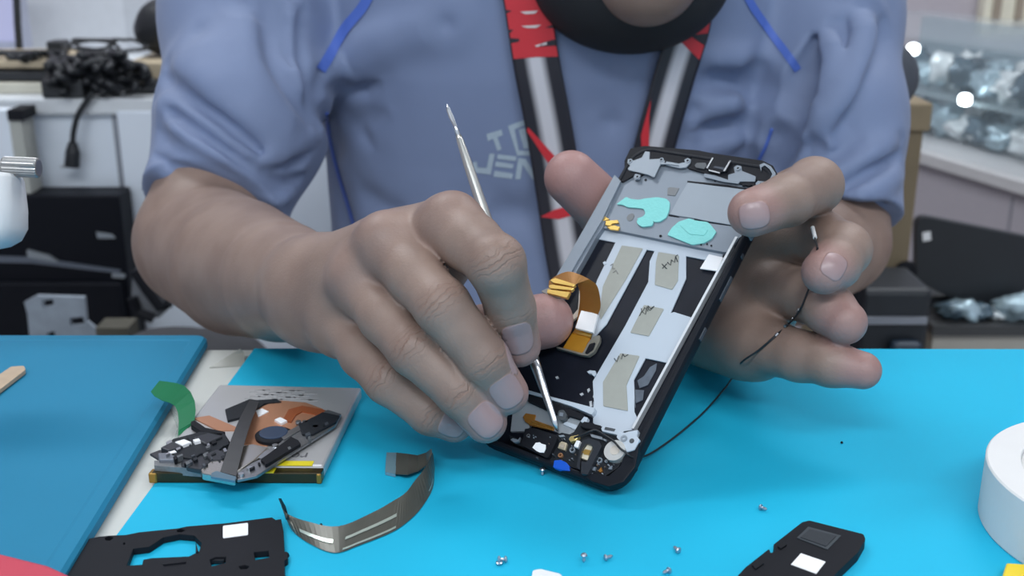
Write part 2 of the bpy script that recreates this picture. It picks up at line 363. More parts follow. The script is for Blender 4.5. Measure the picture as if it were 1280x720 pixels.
# green curled film
def strip(pairs, th=.0002):                                           # thin curled band from pairs of edge points
    L = []
    for l, r in pairs:
        l, r = np.array(l), np.array(r); L.append([l, r, r - [0, 0, th], l - [0, 0, th]])
    return MB().loops(L)
Z7 = lambda P: [(170 + x/5.143, 470 + y/5.143) for x, y in P]
lft = Z7([(95,100),(118,128),(165,155),(215,170),(250,190),(268,230),(275,290),(272,350),(270,385)]); rgt = Z7([(150,30),(200,36),(260,45),(310,62),(350,100),(378,160),(384,220),(376,290),(340,330)])
zz = np.linspace(.017, .006, 9)
tag(strip([(onz(*l, zz[i]), onz(*r, zz[i] + .001)) for i, (l, r) in enumerate(zip(lft, rgt))]).build('green_film', mat('green_film', (.006, .15, .060), .5, var=.1, spec=.25)), 'curled dark green film sticking up behind the camera cluster', 'film')
tag(strip([(onz(198, 500, .0006), onz(200, 492, .0006)), (onz(212, 510, .0008), onz(216, 500, .002)), (onz(222, 536, .0008), onz(232, 522, .002)), (onz(214, 555, .0006), onz(230, 552, .0006))]).build('clear_film', glass('clear_film', (.6, .66, .62), .2, .3)), 'clear film backing lying under the green film', 'film')
# grey plastic scrap
mb = MB(); P = [(262,459),(290,442),(300,436),(306,456)]; q = [onz(x, y, zz_) for (x, y), zz_ in zip(P, (.0005, .004, .006, .0006))]
q2 = [onz(305, 440, .004)]
mb.add([q[0], q[1], q[2], q2[0], q[3]] + [p - np.array([0, .0006, .0004]) for p in (q[0], q[1], q[2], q2[0], q[3])], [(0,4,1),(1,4,3),(1,3,2),(5,6,9),(6,8,9),(6,7,8),(0,1,6,5),(1,2,7,6),(2,3,8,7),(3,4,9,8),(4,0,5,9)])
tag(mb.build('plastic_scrap', mat('smoky_plastic', (.30, .30, .27), .3, var=.15)), 'crumpled smoky plastic scrap at the back edge of the bench', 'scrap')
# black mid cover plate with openings
Z6 = lambda P: [(50 + x/2.415, 540 + y/2.415) for x, y in P]
pl = empty('camera_cover_plate', onz(215, 690), 'flat black plastic cover plate with camera cut-outs at the lower left', 'phone part')
outer = Z6([(70,415),(85,380),(100,360),(105,335),(130,340),(132,325),(180,315),(260,310),(300,302),(420,290),(440,285),(560,275),(700,257),(712,265),(728,262),(735,300),(738,360),(748,365),(748,382),(738,388),(740,470),(640,520),(60,520)])
holes = [Z6([(262,403),(282,352),(330,346),(372,318),(420,308),(465,312),(488,335),(480,360),(450,375),(340,380),(312,385),(308,400)]),
         Z6([(512,385),(530,377),(562,376),(560,395),(518,405)]), Z6([(645,362),(690,358),(692,378),(650,386)]), Z6([(600,405),(618,401),(632,405),(625,413),(605,414)]), Z6([(195,320),(208,314),(222,319),(212,327),(198,327)]),
         Z6([(412,296),(425,291),(438,296),(428,302),(415,302)]), Z6([(250,335),(256,333),(258,338),(252,340)])]
prism_px([outer] + holes, TM + .0003, TM + .0028).build('plate', M_black, pl, bevel=.00025)
MB().prism([onz(x, y, TM + .0030) for x, y in cpx(Z6([(552,283),(628,274),(628,310),(552,320)]), 1.5)], (0, 0, -.0002)).build('white_label', M_white, pl)
for P in ([(558,290),(580,287),(578,300),(560,303)], [(598,284),(618,281),(616,292),(600,296)], [(566,306),(584,303),(582,312),(568,315)], [(596,300),(620,297),(616,304),(600,307)]):
    pass
for P in ([(370,395),(440,385),(440,392),(372,400)], [(470,330),(478,360),(470,362)]):
    prism_px(Z6(P), TM + .0028, TM + .0034).build('rib', M_black, pl)
prism_px(Z6([(516,388),(528,380),(556,380),(554,388)]), TM + .0008, TM + .002).build('clip', M_black2, pl)
MB().lathe([(.0010, .0012), (.0014, .0008), (.0016, 0)], 10, lambda p: p + onz(*Z6([(740, 375)])[0], TM + .0014)).build('snap_tab', M_black, pl)
MB().lathe([(.0006, .0016), (.0012, .0012), (.0014, 0)], 10, lambda p: p + onz(*Z6([(118, 333)])[0], TM + .0026)).build('snap_tab', M_black, pl)
# loose grey-brown flex ribbon standing on its edge
fr = empty('flex_cable', onz(440, 690, TM), 'long loose grey-brown ribbon cable curving over the cyan mat', 'cable')
bot = Z6([(742,262),(765,302),(820,340),(890,365),(960,343),(1060,303),(1110,270),(1150,230),(1185,172),(1192,112)]); top = Z6([(720,200),(742,245),(810,272),(900,286),(1000,246),(1070,207),(1105,183),(1130,150),(1160,112),(1186,62)])
zt = [.010, .006, .004, .0035, .004, .005, .006, .007, .008, .009]
pb = spline([onz(*p, TM + .0004) for p in bot], 5); pt = spline([onz(*p, TM + z_) for p, z_ in zip(top, zt)], 5)
def band(A, B_, th=.00022):
    L = []
    for l, r in zip(A, B_):
        l, r = np.array(l), np.array(r); n_ = np.array([0, .9, .4]) * th; L.append([l, r, r + n_, l + n_])
    return MB().loops(L)
band(pb, pt).build('ribbon', M_flexg, fr, smooth=False)
def on_band(u, s): k = min(int(u*(len(pb)-1)), len(pb)-2); f_ = u*(len(pb)-1)-k; l = pb[k]*(1-f_)+pb[k+1]*f_; r = pt[k]*(1-f_)+pt[k+1]*f_; return l*(1-s)+r*s + np.array([0, -.0003, .0003])
for u0, u1, s0, s1 in ((.17, .32, .35, .5), (.37, .58, .42, .52), (.37, .58, .06, .12), (.86, .93, .12, .16)):
    strip([(on_band(u, s0), on_band(u, s1)) for u in np.linspace(u0, u1, 8)], .0001).build('silver_trace', mat('trace_silver', (.55, .62, .55), .3, .6), fr)
strip([(onz(*a_, TM + h_), onz(*b_, TM + h_ + .001)) for a_, b_, h_ in zip(Z6([(1072,126),(1110,128),(1140,118),(1165,100),(1184,70)]), Z6([(1076,62),(1112,66),(1140,70),(1165,62),(1182,50)]), (.0012, .003, .002, .004, .008))], .0003).build('folded_end', M_flexg, fr)
prism_px(Z6([(1042,120),(1046,62),(1078,62),(1073,127)]), TM + .0002, TM + .0016).build('plug_end', mat('plug_bluegrey', (.22, .36, .42), .35, .4), fr)
strip([(onz(*a_, TM + .003), onz(*b_, TM + .006)) for a_, b_ in zip(Z6([(720,200),(730,225),(742,262)]), Z6([(728,200),(742,225),(752,262)]))], .0004).build('dark_tip', M_black, fr)
# speaker box at the lower right
ZR = lambda P: [(600 + x/1.882, 540 + y/1.882) for x, y in P]
sp = empty('speaker_module', onz(1005, 700, TM), 'black plastic speaker box with a small white label, lower right on the mat', 'phone part')
prism_px(cpx(ZR([(600,345),(625,318),(680,275),(684,285),(694,280),(690,265),(758,212),(775,208),(902,240),(907,252),(890,282),(835,335),(790,385)]), 1.5), TM + .0002, TM + .0040).build('housing', M_black, sp, bevel=.0006)
prism_px(ZR([(745,248),(772,222),(850,243),(818,276)]), TM + .0040, TM + .0044).build('grille_frame', mat('dark_slate', (.03, .04, .05), .5), sp, bevel=.0002)
prism_px(ZR([(754,247),(776,228),(838,244),(814,268)]), TM + .0044, TM + .0047).build('speaker_grille', mat('speaker_mesh', (.022, .028, .036), .7, bump=.4, bscale=4000), sp)
prism_px(ZR([(732,311),(755,285),(813,305),(791,333)]), TM + .0040, TM + .0042).build('white_label', M_white, sp)
prism_px(ZR([(640,312),(660,300),(668,308),(648,322)]), TM + .0040, TM + .0046).build('rib', M_black, sp)
prism_px(ZR([(700,268),(715,258),(722,264),(708,274)]), TM + .0040, TM + .0047).build('rib', M_black, sp)
# screws
M_screw = mat('zinc_screw', (.42, .48, .56), .3, .9)
def make_screw():
    e = empty('tiny_screw', (0, 0, 0), '', 'screw', 'loose phone screws on the mat')
    h = MB().lathe([(.0003, .0006), (.0009, .0005), (.0012, .0001), (.0012, -.0002), (.0006, -.0004)], 12).build('head', M_screw, e, w=False)
    s_ = MB().lathe([(.0006, -.0003), (.00055, -.0010), (.00065, -.0013), (.00055, -.0016), (.00065, -.0019), (.00055, -.0022), (.0002, -.0028)], 8).build('shank', M_screw, e, w=False)
    return e
scr = make_screw(); kids = list(scr.children)
SP = [(624, 697, 0, 'tiny screw lying close beside another, leftmost pair on the mat, left one'), (632, 699, 1, 'tiny screw of the leftmost pair on the mat, right one'), (730, 694, 0, 'tiny screw standing head up, left of the middle two'), (757, 697, 1, 'tiny screw lying tilted, right of the middle two'),
      (848, 688, 1, 'tiny screw lying by itself, upper one of the two nearest the speaker box'), (836, 713, 1, 'tiny screw at the very bottom edge of the picture'), (951, 634, 1, 'tiny screw lying alone on the empty mat behind the speaker box'), (678, 585, 0, 'tiny screw standing against the lower edge of the phone')]
for i, (x, y, k, lab) in enumerate(SP):
    e = scr if i == 0 else scr.copy()
    if i:
        COL.objects.link(e)
        for c_ in kids: d_ = c_.copy(); COL.objects.link(d_); d_.parent = e
    p = onz(x, y, TM + (.0012 if k else .0029)); e.location = p + (np.array([0, -.0012, 0]) if x == 678 else 0)
    e.rotation_euler = (math.radians(88 + i), .1, i * 1.7) if k else (0, math.radians(180 if x == 624 else 0), i)
    if x == 624: e.location[2] = TZ + TM + .0008
    e['label'] = lab
for x, y, lab in ((401, 656, 'black speck between the cable and the bench corner'), (1052, 553, 'black speck on the mat right of the phone'), (172, 676, 'black grain on the edge of the thick blue mat')):
    o = onz(x, y, TM + .0006); bm = bmesh.new(); bmesh.ops.create_icosphere(bm, subdivisions=1, radius=.0008)
    for v in bm.verts: v.co = Vector(o) + v.co * (1 + .3 * math.sin(v.co.x * 4000)) * (1.3 if x == 172 else .8)
    me = bpy.data.meshes.new('speck'); bm.to_mesh(me); bm.free(); me.materials.append(M_black); s_ = bpy.data.objects.new('speck', me); COL.objects.link(s_); tag(s_, lab, 'speck')
# tape roll
c0 = onz(1238, 672, TM); R_ = .052; c0 = c0 + [R_, .002, 0]; tr_ = empty('tape_roll', c0, 'roll of white tape lying flat at the right edge', 'tape roll')
M_tape = mat('white_tape_side', (.70, .70, .70), .6, var=.03)
h_ = .0235; R2 = R_ - .0125
MB().loops([[(c0[0] + r*math.cos(a), c0[1] + r*math.sin(a), c0[2] + z_) for a in np.linspace(0, 2*math.pi, 96, endpoint=False)] for r, z_ in ((R2, .0004), (R_ - .0004, 0), (R_, .0006), (R_, h_ - .0006), (R_ - .0006, h_), (R2 + .0004, h_ - .0002), (R2, h_ - .001), (R2, .0004))], False, False).build('tape', M_tape, tr_, smooth=False)
MB().loops([[(c0[0] + r*math.cos(a), c0[1] + r*math.sin(a), c0[2] + z_) for a in np.linspace(0, 2*math.pi, 96, endpoint=False)] for r, z_ in ((R2 - .0018, .0002), (R2 - .0001, .0002), (R2 - .0001, h_ - .0016), (R2 - .0018, h_ - .0016), (R2 - .0018, .0002))], False, False).build('cardboard_core', mat('core_card', (.62, .62, .60), .7), tr_)
# bits cut by the lower edge
prism_px(cpx([(664,725),(666,713),(675,711),(700,717),(712,730),(690,740)], 2), TM, TM + .0022)
tag(prism_px(cpx([(664,725),(666,713),(675,711),(700,717),(712,730),(690,740)], 2), TM, TM + .0022).build('plastic_pry_tip', mat('white_plastic', (.75, .76, .78), .4), bevel=.0006), 'white plastic tip cut off by the bottom edge, centre', 'tool')
tag(prism_px([(1252,722),(1258,703),(1300,706),(1330,740)], TM, TM + .004).build('yellow_handle', mat('yellow_plastic', (.85, .62, .02), .4), bevel=.0008), 'yellow plastic handle end beside the tape roll at the lower right corner', 'tool')
tag(prism_px([(-60,678),(0,691),(60,706),(95,722),(60,760),(-60,760)], .0075, .0115).build('red_tray', mat('red_plastic', (.50, .035, .07), .4), bevel=.0012), 'red plastic tray corner at the lower left, in front of the thick mat', 'tray')
tag(prism_px(cpx([(-30,487),(14,458),(30,457),(32,462),(-20,502)], 1.5), H + .0002, H + .0022).build('wooden_stick', mat('pale_wood', (.45, .34, .24), .6, var=.15, scale=200), bevel=.0005), 'pale wooden stick on the thick blue mat at the left edge', 'stick')

# ------------------------------------------------------------------ microscope head at the left edge
mc = empty('microscope', (onz(-90, 470, H)), 'white microscope head with knurled metal knob, cut by the left edge', 'microscope')
M_enamel = mat('white_enamel', (.72, .74, .76), .35); D_ = .50
ctr = lambda x, y: at(x, y, D_)
L = []
for y, x1, dp in ((218, 20, .9), (224, 23, 1), (260, 27, 1), (285, 27, 1), (300, 20, 1), (308, 8, .95), (312, -8, .8)):
    xc = -30; hw = (x1 - xc) / F * D_; c_ = ctr(xc, y); L.append([c_ + RX*hw*math.copysign(abs(math.cos(a))**.6, math.cos(a)) + FW*hw*.8*math.copysign(abs(math.sin(a))**.6, math.sin(a)) for a in np.linspace(0, 2*math.pi, 24, endpoint=False)])
MB().loops(L).build('head_housing', M_enamel, mc, smooth=True)
k0, k1 = at(4, 208, D_), at(49, 210, D_); ax = (k1-k0)/np.linalg.norm(k1-k0); e1 = UP; e2 = np.cross(ax, e1); rr = .0043
L = []
for t_, s_ in ((0, .8), (.03, .97), (.06, 1), (.94, 1), (.98, .94), (1.0, .8)):
    L.append([k0 + (k1-k0)*t_ + rr*s_*(1 + (.045 if j % 2 else -.03)) * (math.cos(2*math.pi*j/44)*e1 + math.sin(2*math.pi*j/44)*e2) for j in range(44)])
MB().loops(L).build('knurled_knob', mat('brushed_steel', (.36, .36, .36), .35, .9, var=.2, scale=300), mc)
MB().tube([at(-40, 207, D_), at(5, 208, D_)], .0025, 12).build('knob_shaft', M_steel, mc)
pp = np.array(mc.location); MB().tube([pp + [-.03, 0, 0], pp + [-.03, 0, .22]], .010, 16).build('column', M_steel, mc)
MB().tube([pp + [-.03, 0, .12], at(-40, 250, D_)], .008, 12).build('arm', M_steel, mc)
MB().lathe([(.07, 0), (.07, .008), (.066, .012), (.01, .012)], 40, lambda p: p + pp + [-.08, -.03, .0003]).build('base', M_enamel, mc)
# ================================================================== BACKGROUND, LEFT
M_cab = mat('cabinet_white', (.72, .78, .86), .45, var=.03, scale=5); M_gap = mat('cabinet_seam', (.25, .27, .31), .6)
YC = 1.35
zc = ony(100, 121, YC)[2]                                             # worktop level
cbn = empty('white_cabinet', (-.55, YC, 0), 'white panelled cabinet with a long worktop behind the man on the left', 'cabinet')
xl, xr = -1.5, .02
mb = MB().box((xl, YC, 0), (xr, YC + .02, zc - .02))
mb.build('front_panel', M_cab, cbn)
MB().box((xl, YC + .45, 0), (xr, YC + .47, zc - .02)).build('back_panel', M_cab, cbn)
MB().box((xl, YC - .012, zc - .02), (xr, YC + .50, zc)).build('worktop', mat('worktop_white', (.66, .69, .72), .4), cbn, bevel=.003)
dx0 = ony(149, 136, YC)[0]; dzt = ony(200, 136, YC)[2]
dr_ = MB().box((dx0, YC - .014, .08), (-.17, YC, dzt)).build('door', M_cab, cbn, bevel=.003)
MB().box((dx0 - .009, YC - .003, .075), (-.165, YC - .0005, dzt + .009)).build('door_gap', M_gap, cbn)
MB().box((-.16, YC - .014, .08), (.01, YC, dzt)).build('door', M_cab, cbn, bevel=.003)
# black equipment unit standing in front of the cabinet
YU = 1.285; a_, b_ = ony(-110, 234, YU + .04), ony(147, 234, YU); zu = a_[2]
ty = empty('black_equipment_unit', ((a_[0] + b_[0])/2, YU + .08, 0), 'tall black equipment unit with dull silver rails, standing before the white cabinet', 'equipment')
M_caseb = mat('case_black', (.006, .007, .011), .5, spec=.12)
MB().box((a_[0], YU, 0), (b_[0], YU + .045, zu)).build('unit_body', M_caseb, ty, bevel=.003)
p0, p1 = ony(-110, 322, YU), ony(153, 345, YU); MB().prism([ony(-110, 316, YU - .004), ony(40, 322, YU - .004), ony(150, 338, YU - .004), ony(150, 342, YU - .004), ony(40, 329, YU - .004), ony(-110, 326, YU - .004)], (0, .005, 0)).build('rail', mat('dull_rail', (.14, .16, .20), .45, .5), ty)
MB().prism([ony(33, 313, YU - .007), ony(60, 320, YU - .007), ony(72, 328, YU - .007), ony(35, 322, YU - .007)], (0, .006, 0)).build('rail_clip', mat('dull_rail2', (.30, .33, .36), .4, .5), ty)
MB().prism([ony(120, 290, YU - .002), ony(140, 293, YU - .002), ony(144, 298, YU - .002), ony(122, 298, YU - .002)], (0, .003, 0)).build('badge_plate', mat('dull_rail2', (.30, .33, .36), .4, .5), ty)
MB().prism([ony(140, 342, YU - .006), ony(155, 344, YU - .006), ony(155, 348, YU - .006), ony(140, 347, YU - .006)], (0, .006, 0)).build('rail_clip', mat('dull_rail2', (.30, .33, .36), .4, .5), ty)
MB().box((a_[0] + .01, YU - .012, .1), (b_[0] - .006, YU - .0005, ony(100, 350, YU)[2])).build('lower_drawer', M_caseb, ty, bevel=.003)
# loose grey boards leaning on the tray
def crate_board(poly, Y, th, m, name, lab, holes=()):
    o = MB().prism([[ony(x, y, Y) for x, y in l] for l in [poly] + list(holes)], (0, th, 0)).build(name, m); return tag(o, lab, 'circuit board')
sh_z = ony(60, 432, 1.10)[2]
sf = empty('low_shelf', (-.6, 1.08, 0), 'low dark shelf behind the bench on the left', 'shelf')
MB().box((-1.2, .98, sh_z - .02), (-.40, 1.125, sh_z)).build('shelf_board', mat('dark_board', (.04, .04, .042), .5), sf)
for sx in (-1.15, -.45): MB().box((sx, 1.02, 0), (sx + .03, 1.11, sh_z - .02)).build('leg', M_black, sf)
M_pcbg = mat('board_bluegrey', (.26, .30, .35), .5, var=.3, scale=60)
crate_board([(30,378),(45,370),(105,372),(108,402),(124,415),(118,428),(38,431),(36,412),(34,392)], 1.10, .006, M_pcbg, 'circuit_board', 'blue-grey circuit board with dark chips behind the bench on the left', [[(52,376),(66,374),(68,382),(54,385)], [(86,398),(104,396),(106,406),(88,408)], [(58,416),(68,414),(70,424),(60,426)]])
tag(MB().box(ony(122, 432, 1.06), np.array(ony(160, 410, 1.06)) + [0, .03, 0]).build('folded_cloth', mat('khaki_cloth', (.07, .065, .05), .8, var=.3)), 'small khaki bundle beside the blue-grey circuit board', 'cloth')
# grey phone-stand like tool at the cabinet
o = MB().prism([ony(x, y, 1.16) for x, y in cpx([(166,338),(176,334),(186,350),(196,366),(216,372),(212,385),(198,398),(178,394),(164,372)], 3)], (0, .03, 0)).build('tool_pouch', mat('pouch_grey', (.16, .17, .19), .6, var=.4, scale=60), bevel=.004)
tag(o, 'grey and black tool pouch hanging below the cabinet door', 'pouch')
MB().tube([ony(x, y, 1.15) for x, y in ((168,338),(182,360),(200,384),(212,378))], .006, 8).build('pouch_strap', M_black, o)
MB().tube([ony(x, y, 1.155) for x, y in ((165,372),(172,390),(192,398))], .006, 8).build('pouch_strap', M_black, o)
# dark bag on a low stool behind the right elbow
zb_ = ony(230, 440, .98)[2]
def blob(name, c, r, m, seed, sub=4, amp=.18, freq=3, cols=None):
    bm = bmesh.new(); bmesh.ops.create_icosphere(bm, subdivisions=sub, radius=1.0); rg = np.random.default_rng(seed); ph = rg.uniform(0, 6, (6, 3)); dr = rg.normal(size=(6, 3))
    for v in bm.verts:
        q = np.array(v.co); k = 1 + amp * sum(math.sin(freq * (q @ dr[i]) + ph[i, 0]) * abs(math.sin(freq*.7*(q @ dr[(i+1) % 6]) + ph[i, 1])) for i in range(6)) / 2.4
        v.co = Vector(np.array(c) + q * k * np.array(r))
    me = bpy.data.meshes.new(name); bm.to_mesh(me); bm.free(); me.materials.append(m); me.shade_smooth(); o = bpy.data.objects.new(name, me); COL.objects.link(o); return o
M_dark = mat('dark_fabric', (.035, .036, .042), .8, var=.3, scale=40, bump=.2)
st = empty('stool', (ony(240, 440, 1.0)[0], 1.0, 0), 'low dark stool behind the bench, under the dark bag', 'stool')
sx = ony(240, 440, 1.0)[0]; MB().box((sx - .10, .90, zb_ - .09), (sx + .12, .975, zb_ - .06)).build('seat', M_black, st)
for u in (-.1, .1):
    for v in (.92, .955): MB().box((sx + u - .012, v - .012, 0), (sx + u + .012, v + .012, zb_ - .09)).build('leg', M_black, st)
tag(blob('dark_bag', (sx, .945, zb_ - .015), (.085, .05, .047), M_dark, 3), 'slumped dark bag behind the bench below the bare elbow', 'bag')
o = tag(MB().box((sx + .06, .885, zb_ - .02), (sx + .10, .892, zb_ + .012)).build('green_card', mat('green_card', (.04, .36, .06), .5)), 'small bright green card at the side of the dark bag', 'card')
# things on the worktop
zw = zc
M_tan = mat('tan_board', (.52, .43, .30), .6, var=.1); M_cable = mat('cable_black', (.012, .014, .018), .45)
def wbox(x0, y0, x1, y1, Y, th, m, name, lab, cat, group=None, zbase=None):
    p, q = ony(x0, y1, Y), ony(x1, y0, Y); zb = p[2] if zbase is None else zbase
    return tag(MB().box((p[0], Y, zb), (q[0], Y + th, q[2])).build(name, m, bevel=.002), lab, cat, group)
Ya = YC + .02
z1 = ony(40, 104, Ya)[2]; z2 = ony(40, 89, Ya)[2]
wbox(-60, 104, 62, 120, Ya, .12, mat('pale_board', (.56, .54, .46), .6), 'flat_box', 'flat pale box at the bottom of the pile on the worktop', 'box', zbase=zw + .0005)
wbox(-60, 90, 66, 105, Ya + .01, .14, M_cable, 'flat_box', 'flat black box in the pile on the worktop at the left', 'box', zbase=z1 + .0005)
wbox(-60, 76, 70, 90, Ya + .02, .13, M_tan, 'flat_box', 'flat tan box with a bright spot on top of the pile', 'box', zbase=z2 + .0005)
wbox(155, 104, 260, 117, Ya, .14, M_cable, 'flat_box', 'flat black box near the man\'s sleeve on the worktop', 'box', zbase=zw + .0005)
z3 = ony(200, 104, Ya)[2]
wbox(158, 78, 262, 92, Ya + .03, .11, M_tan, 'flat_box', 'flat tan box near the man\'s sleeve on the worktop', 'box', zbase=z3 + .0005)
z4 = ony(200, 78, Ya + .03)[2]
tag(blob('black_hat', (ony(215, 62, Ya + .1)[0], Ya + .1, z4 + .036), (.045, .04, .038), M_cable, 12, amp=.05), 'rounded black bag beside the man\'s shoulder on the tan box', 'bag')
wbox(60, 52, 76, 76, Ya + .08, .03, mat('adapter_black', (.02, .022, .026), .4), 'power_adapter', 'small upright black adapter standing on the tan box', 'adapter', zbase=ony(68, 76, Ya + .02)[2] + .0005)
def tangle(name, lab, x0, x1, y0, y1, n, seed, r=.0035, Y0=Ya + .0):
    rg = np.random.default_rng(seed); mb = MB()
    for k in range(n):
        c = np.array([rg.uniform(x0, x1), rg.uniform(y0, y1)]); P = []
        for j in range(9):
            a = j / 8 * 6.5 + rg.uniform(0, 1); P.append(ony(c[0] + 30*math.cos(a)*rg.uniform(.6, 1.2), np.clip(c[1] + 8*math.sin(a), y0, y1), Y0 + .02*math.sin(a*1.7) + rg.uniform(0, .03)))
        for p in P: p[2] = max(p[2], zw + r + .001)
        mb.tube(spline(P, 4), r, 6)
    return tag(mb.build(name, M_cable, smooth=True), lab, 'cables')
tangle('cable_bundle', 'tangled bundle of black cables on the middle of the worktop', 85, 160, 68, 116, 16, 4, .0048, Y0=Ya - .035)
tangle('cable_bundle', 'thin loop of black cables on top of the boxes at the left', 5, 60, 66, 76, 5, 5, .004, Y0=Ya + .02)
tangle('cable_bundle', 'loose thin black cable rising over the bundle on the worktop', 115, 160, 50, 72, 3, 9, .0022, Y0=Ya + .05)
wbox(52, 99, 102, 117, Ya - .034, .02, mat('adapter_black', (.02, .022, .026), .4), 'power_adapter', 'black adapter block with greenish label lying in front of the cables', 'adapter', zbase=zw + .0005)
hc = spline([ony(x, y, YC - .022) for x, y in ((117,114),(107,128),(97,145),(92,165),(91,178))], 5); hc[0][2] = zw + .006
hp = empty('hanging_cable', ony(91, 200, YC - .022), 'single black cable hanging down the cabinet front, plug at its end', 'cable')
MB().tube(hc, .0035, 8).build('cord', M_cable, hp, smooth=True)
MB().tube([ony(91, 178, YC - .022), ony(91, 190, YC - .022), ony(90, 208, YC - .022)], [.005, .0085, .009], 10).build('plug', M_cable, hp)
MB().tube([ony(90, 207, YC - .022), ony(76, 208, YC - .022)], .002, 6).build('plug_pin', M_steel, hp)
# pale panel with a dark cap standing on the black unit at the far left
Yp = YU + .005; q0, q1 = ony(-40, 150, Yp), ony(35, 215, Yp)
p = empty('pale_carton', ((q0[0] + q1[0])/2, Yp + .04, zu + .0005), 'pale upright box with a black top edge on the black unit, by the microscope knob', 'box')
MB().box((ony(11, 150, Yp)[0], Yp, zu + .0005), (q1[0], Yp + .035, q0[2])).build('carton_body', mat('carton_beige', (.40, .41, .38), .6), p)
MB().box((ony(10, 137, Yp)[0], Yp - .004, q0[2]), (ony(29, 137, Yp)[0], Yp + .035, ony(10, 137, Yp)[2])).build('black_cap', M_black, p)
MB().box((q0[0] - .05, Yp + .004, zu + .0005), (ony(11, 150, Yp)[0] - .0005, Yp + .03, ony(10, 139, Yp)[2])).build('side_panel', M_cab, p)
# wall panel, monitor and lamp pole behind the worktop
mo = empty('monitor', (ony(-10, 60, YC + .32)[0], YC + .32, zw), 'lilac-lit monitor at the upper left corner', 'monitor')
a_, b_ = ony(-90, 62, YC + .3), ony(18, -40, YC + .3); MB().box((a_[0], YC + .30, a_[2]), (b_[0], YC + .33, b_[2])).build('bezel', mat('bezel_pale', (.40, .42, .52), .4), mo, bevel=.003)
MS = bpy.data.materials.new('screen'); MS.use_nodes = True; _b = MS.node_tree.nodes['Principled BSDF']; _b.inputs['Base Color'].default_value = (.2, .2, .3, 1); _b.inputs['Emission Color'].default_value = (.42, .45, .68, 1); _b.inputs['Emission Strength'].default_value = .6
MB().box((a_[0] + .01, YC + .297, a_[2] + .012), (b_[0] - .008, YC + .30, b_[2] - .01)).build('screen', MS, mo)
MB().box((a_[0] + .04, YC + .30, zw), (a_[0] + .10, YC + .35, a_[2])).build('stand', M_black, mo)
lp = empty('lamp_stand', (ony(24, 62, YC + .18)[0], YC + .18, zw), 'thin dark stand on a round foot beside the monitor', 'stand')
MB().tube([ony(25, 70, YC + .18), ony(22, 30, YC + .18), ony(18, -60, YC + .18)], .005, 8).build('pole', M_cable, lp)
MB().lathe([(.03, 0), (.03, .006), (.008, .016), (.006, .02)], 24, lambda q: q + np.array([ony(25, 70, YC + .18)[0], YC + .18, zw + .0005])).build('foot', M_cable, lp)
a_, b_ = ony(24, 50, YC + .44), ony(150, -60, YC + .44)
tag(MB().box((a_[0], YC + .43, zw + .0005), (b_[0], YC + .46, b_[2])).build('back_board', mat('board_pale_grey', (.58, .60, .64), .5), bevel=.002), 'pale grey upright board at the back of the worktop on the left', 'board')
a_, b_ = ony(160, 50, YC + .44), ony(290, -60, YC + .44)
tag(MB().box((a_[0], YC + .43, zw + .0005), (b_[0], YC + .46, b_[2])).build('back_board', mat('board_mid_grey', (.50, .52, .56), .5), bevel=.002), 'second grey upright board, nearer the man\'s shoulder', 'board')
# ================================================================== BACKGROUND, RIGHT
A, B_ = ony(1100, 52, 1.93), ony(1330, 75, 1.55); dirx = (B_ - A) * [1, 1, 0]; LW = np.linalg.norm(dirx); dirx /= LW; nin = np.array([-dirx[1], dirx[0], 0])   # into the case
LW += .04
zb, zt_ = ony(1280, 221, 1.60)[2], ony(1280, 72, 1.60)[2]
O = np.array([A[0], A[1], 0])
def cbox(u0, u1, d0, d1, z0, z1, mb=None):
    mb = mb or MB(); V = [O + dirx*u + nin*d_ + [0, 0, z_] for z_ in (z0, z1) for (u, d_) in ((u0, d0), (u1, d0), (u1, d1), (u0, d1))]
    return mb.add(V, [(0,3,2,1),(4,5,6,7),(0,1,5,4),(1,2,6,5),(2,3,7,6),(3,0,4,7)])
dc = empty('display_case', O, 'glass display case on a pale cabinet at the right, full of small shiny bags', 'display case')
M_lav = mat('pale_lavender_panel', (.44, .41, .45), .5, var=.03)
cbox(-.3, LW, 0, .34, 0, zb - .02).build('lower_cabinet', M_lav, dc)
cbox(-.3, LW, -.015, .35, zb - .02, zb).build('case_floor', mat('pale_trim', (.58, .57, .58), .45), dc, bevel=.002)
cbox(-.3, LW, .32, .335, zb, zt_ - .004).build('back_panel', mat('case_back', (.42, .52, .58), .5), dc)
zm = (zb + zt_) / 2 - .01
cbox(-.3, LW, .06, .32, zm - .003, zm + .003).build('glass_shelf', glass('shelf_glass', (.55, .68, .72), .05, .35), dc)
cbox(-.3, LW, 0, .004, zb, zt_).build('front_glass', glass('case_glass', (.60, .72, .78), .03, .10), dc)
cbox(-.3, LW, -.004, .34, zt_, zt_ + .006).build('top_glass', glass('top_glass', (.60, .70, .76), .03, .22), dc)
M_glare = bpy.data.materials.new('case_glare'); M_glare.use_nodes = True; _b = M_glare.node_tree.nodes['Principled BSDF']; _b.inputs['Emission Color'].default_value = (.85, .95, 1, 1); _b.inputs['Emission Strength'].default_value = 14  # emission that imitates glare on the case glass
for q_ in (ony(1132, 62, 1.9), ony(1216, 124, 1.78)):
    u_ = (q_ - O) @ dirx; cbox(u_ - .009, u_ + .009, .03, .046, q_[2] - .009, q_[2] + .009).build('glare_spot', M_glare, dc, bevel=.006)  # added glowing blocks in place of reflections on the glass
for u in (.415, .98): cbox(u, u + .014, -.004, .006, zb, zt_).build('post', mat('post_alu', (.45, .50, .53), .35, .5), dc)
for u in (.06, .345, .70): cbox(u, u + .004, -.002, .001, .05, zb - .03).build('door_seam', mat('panel_seam', (.30, .29, .33), .6), dc)
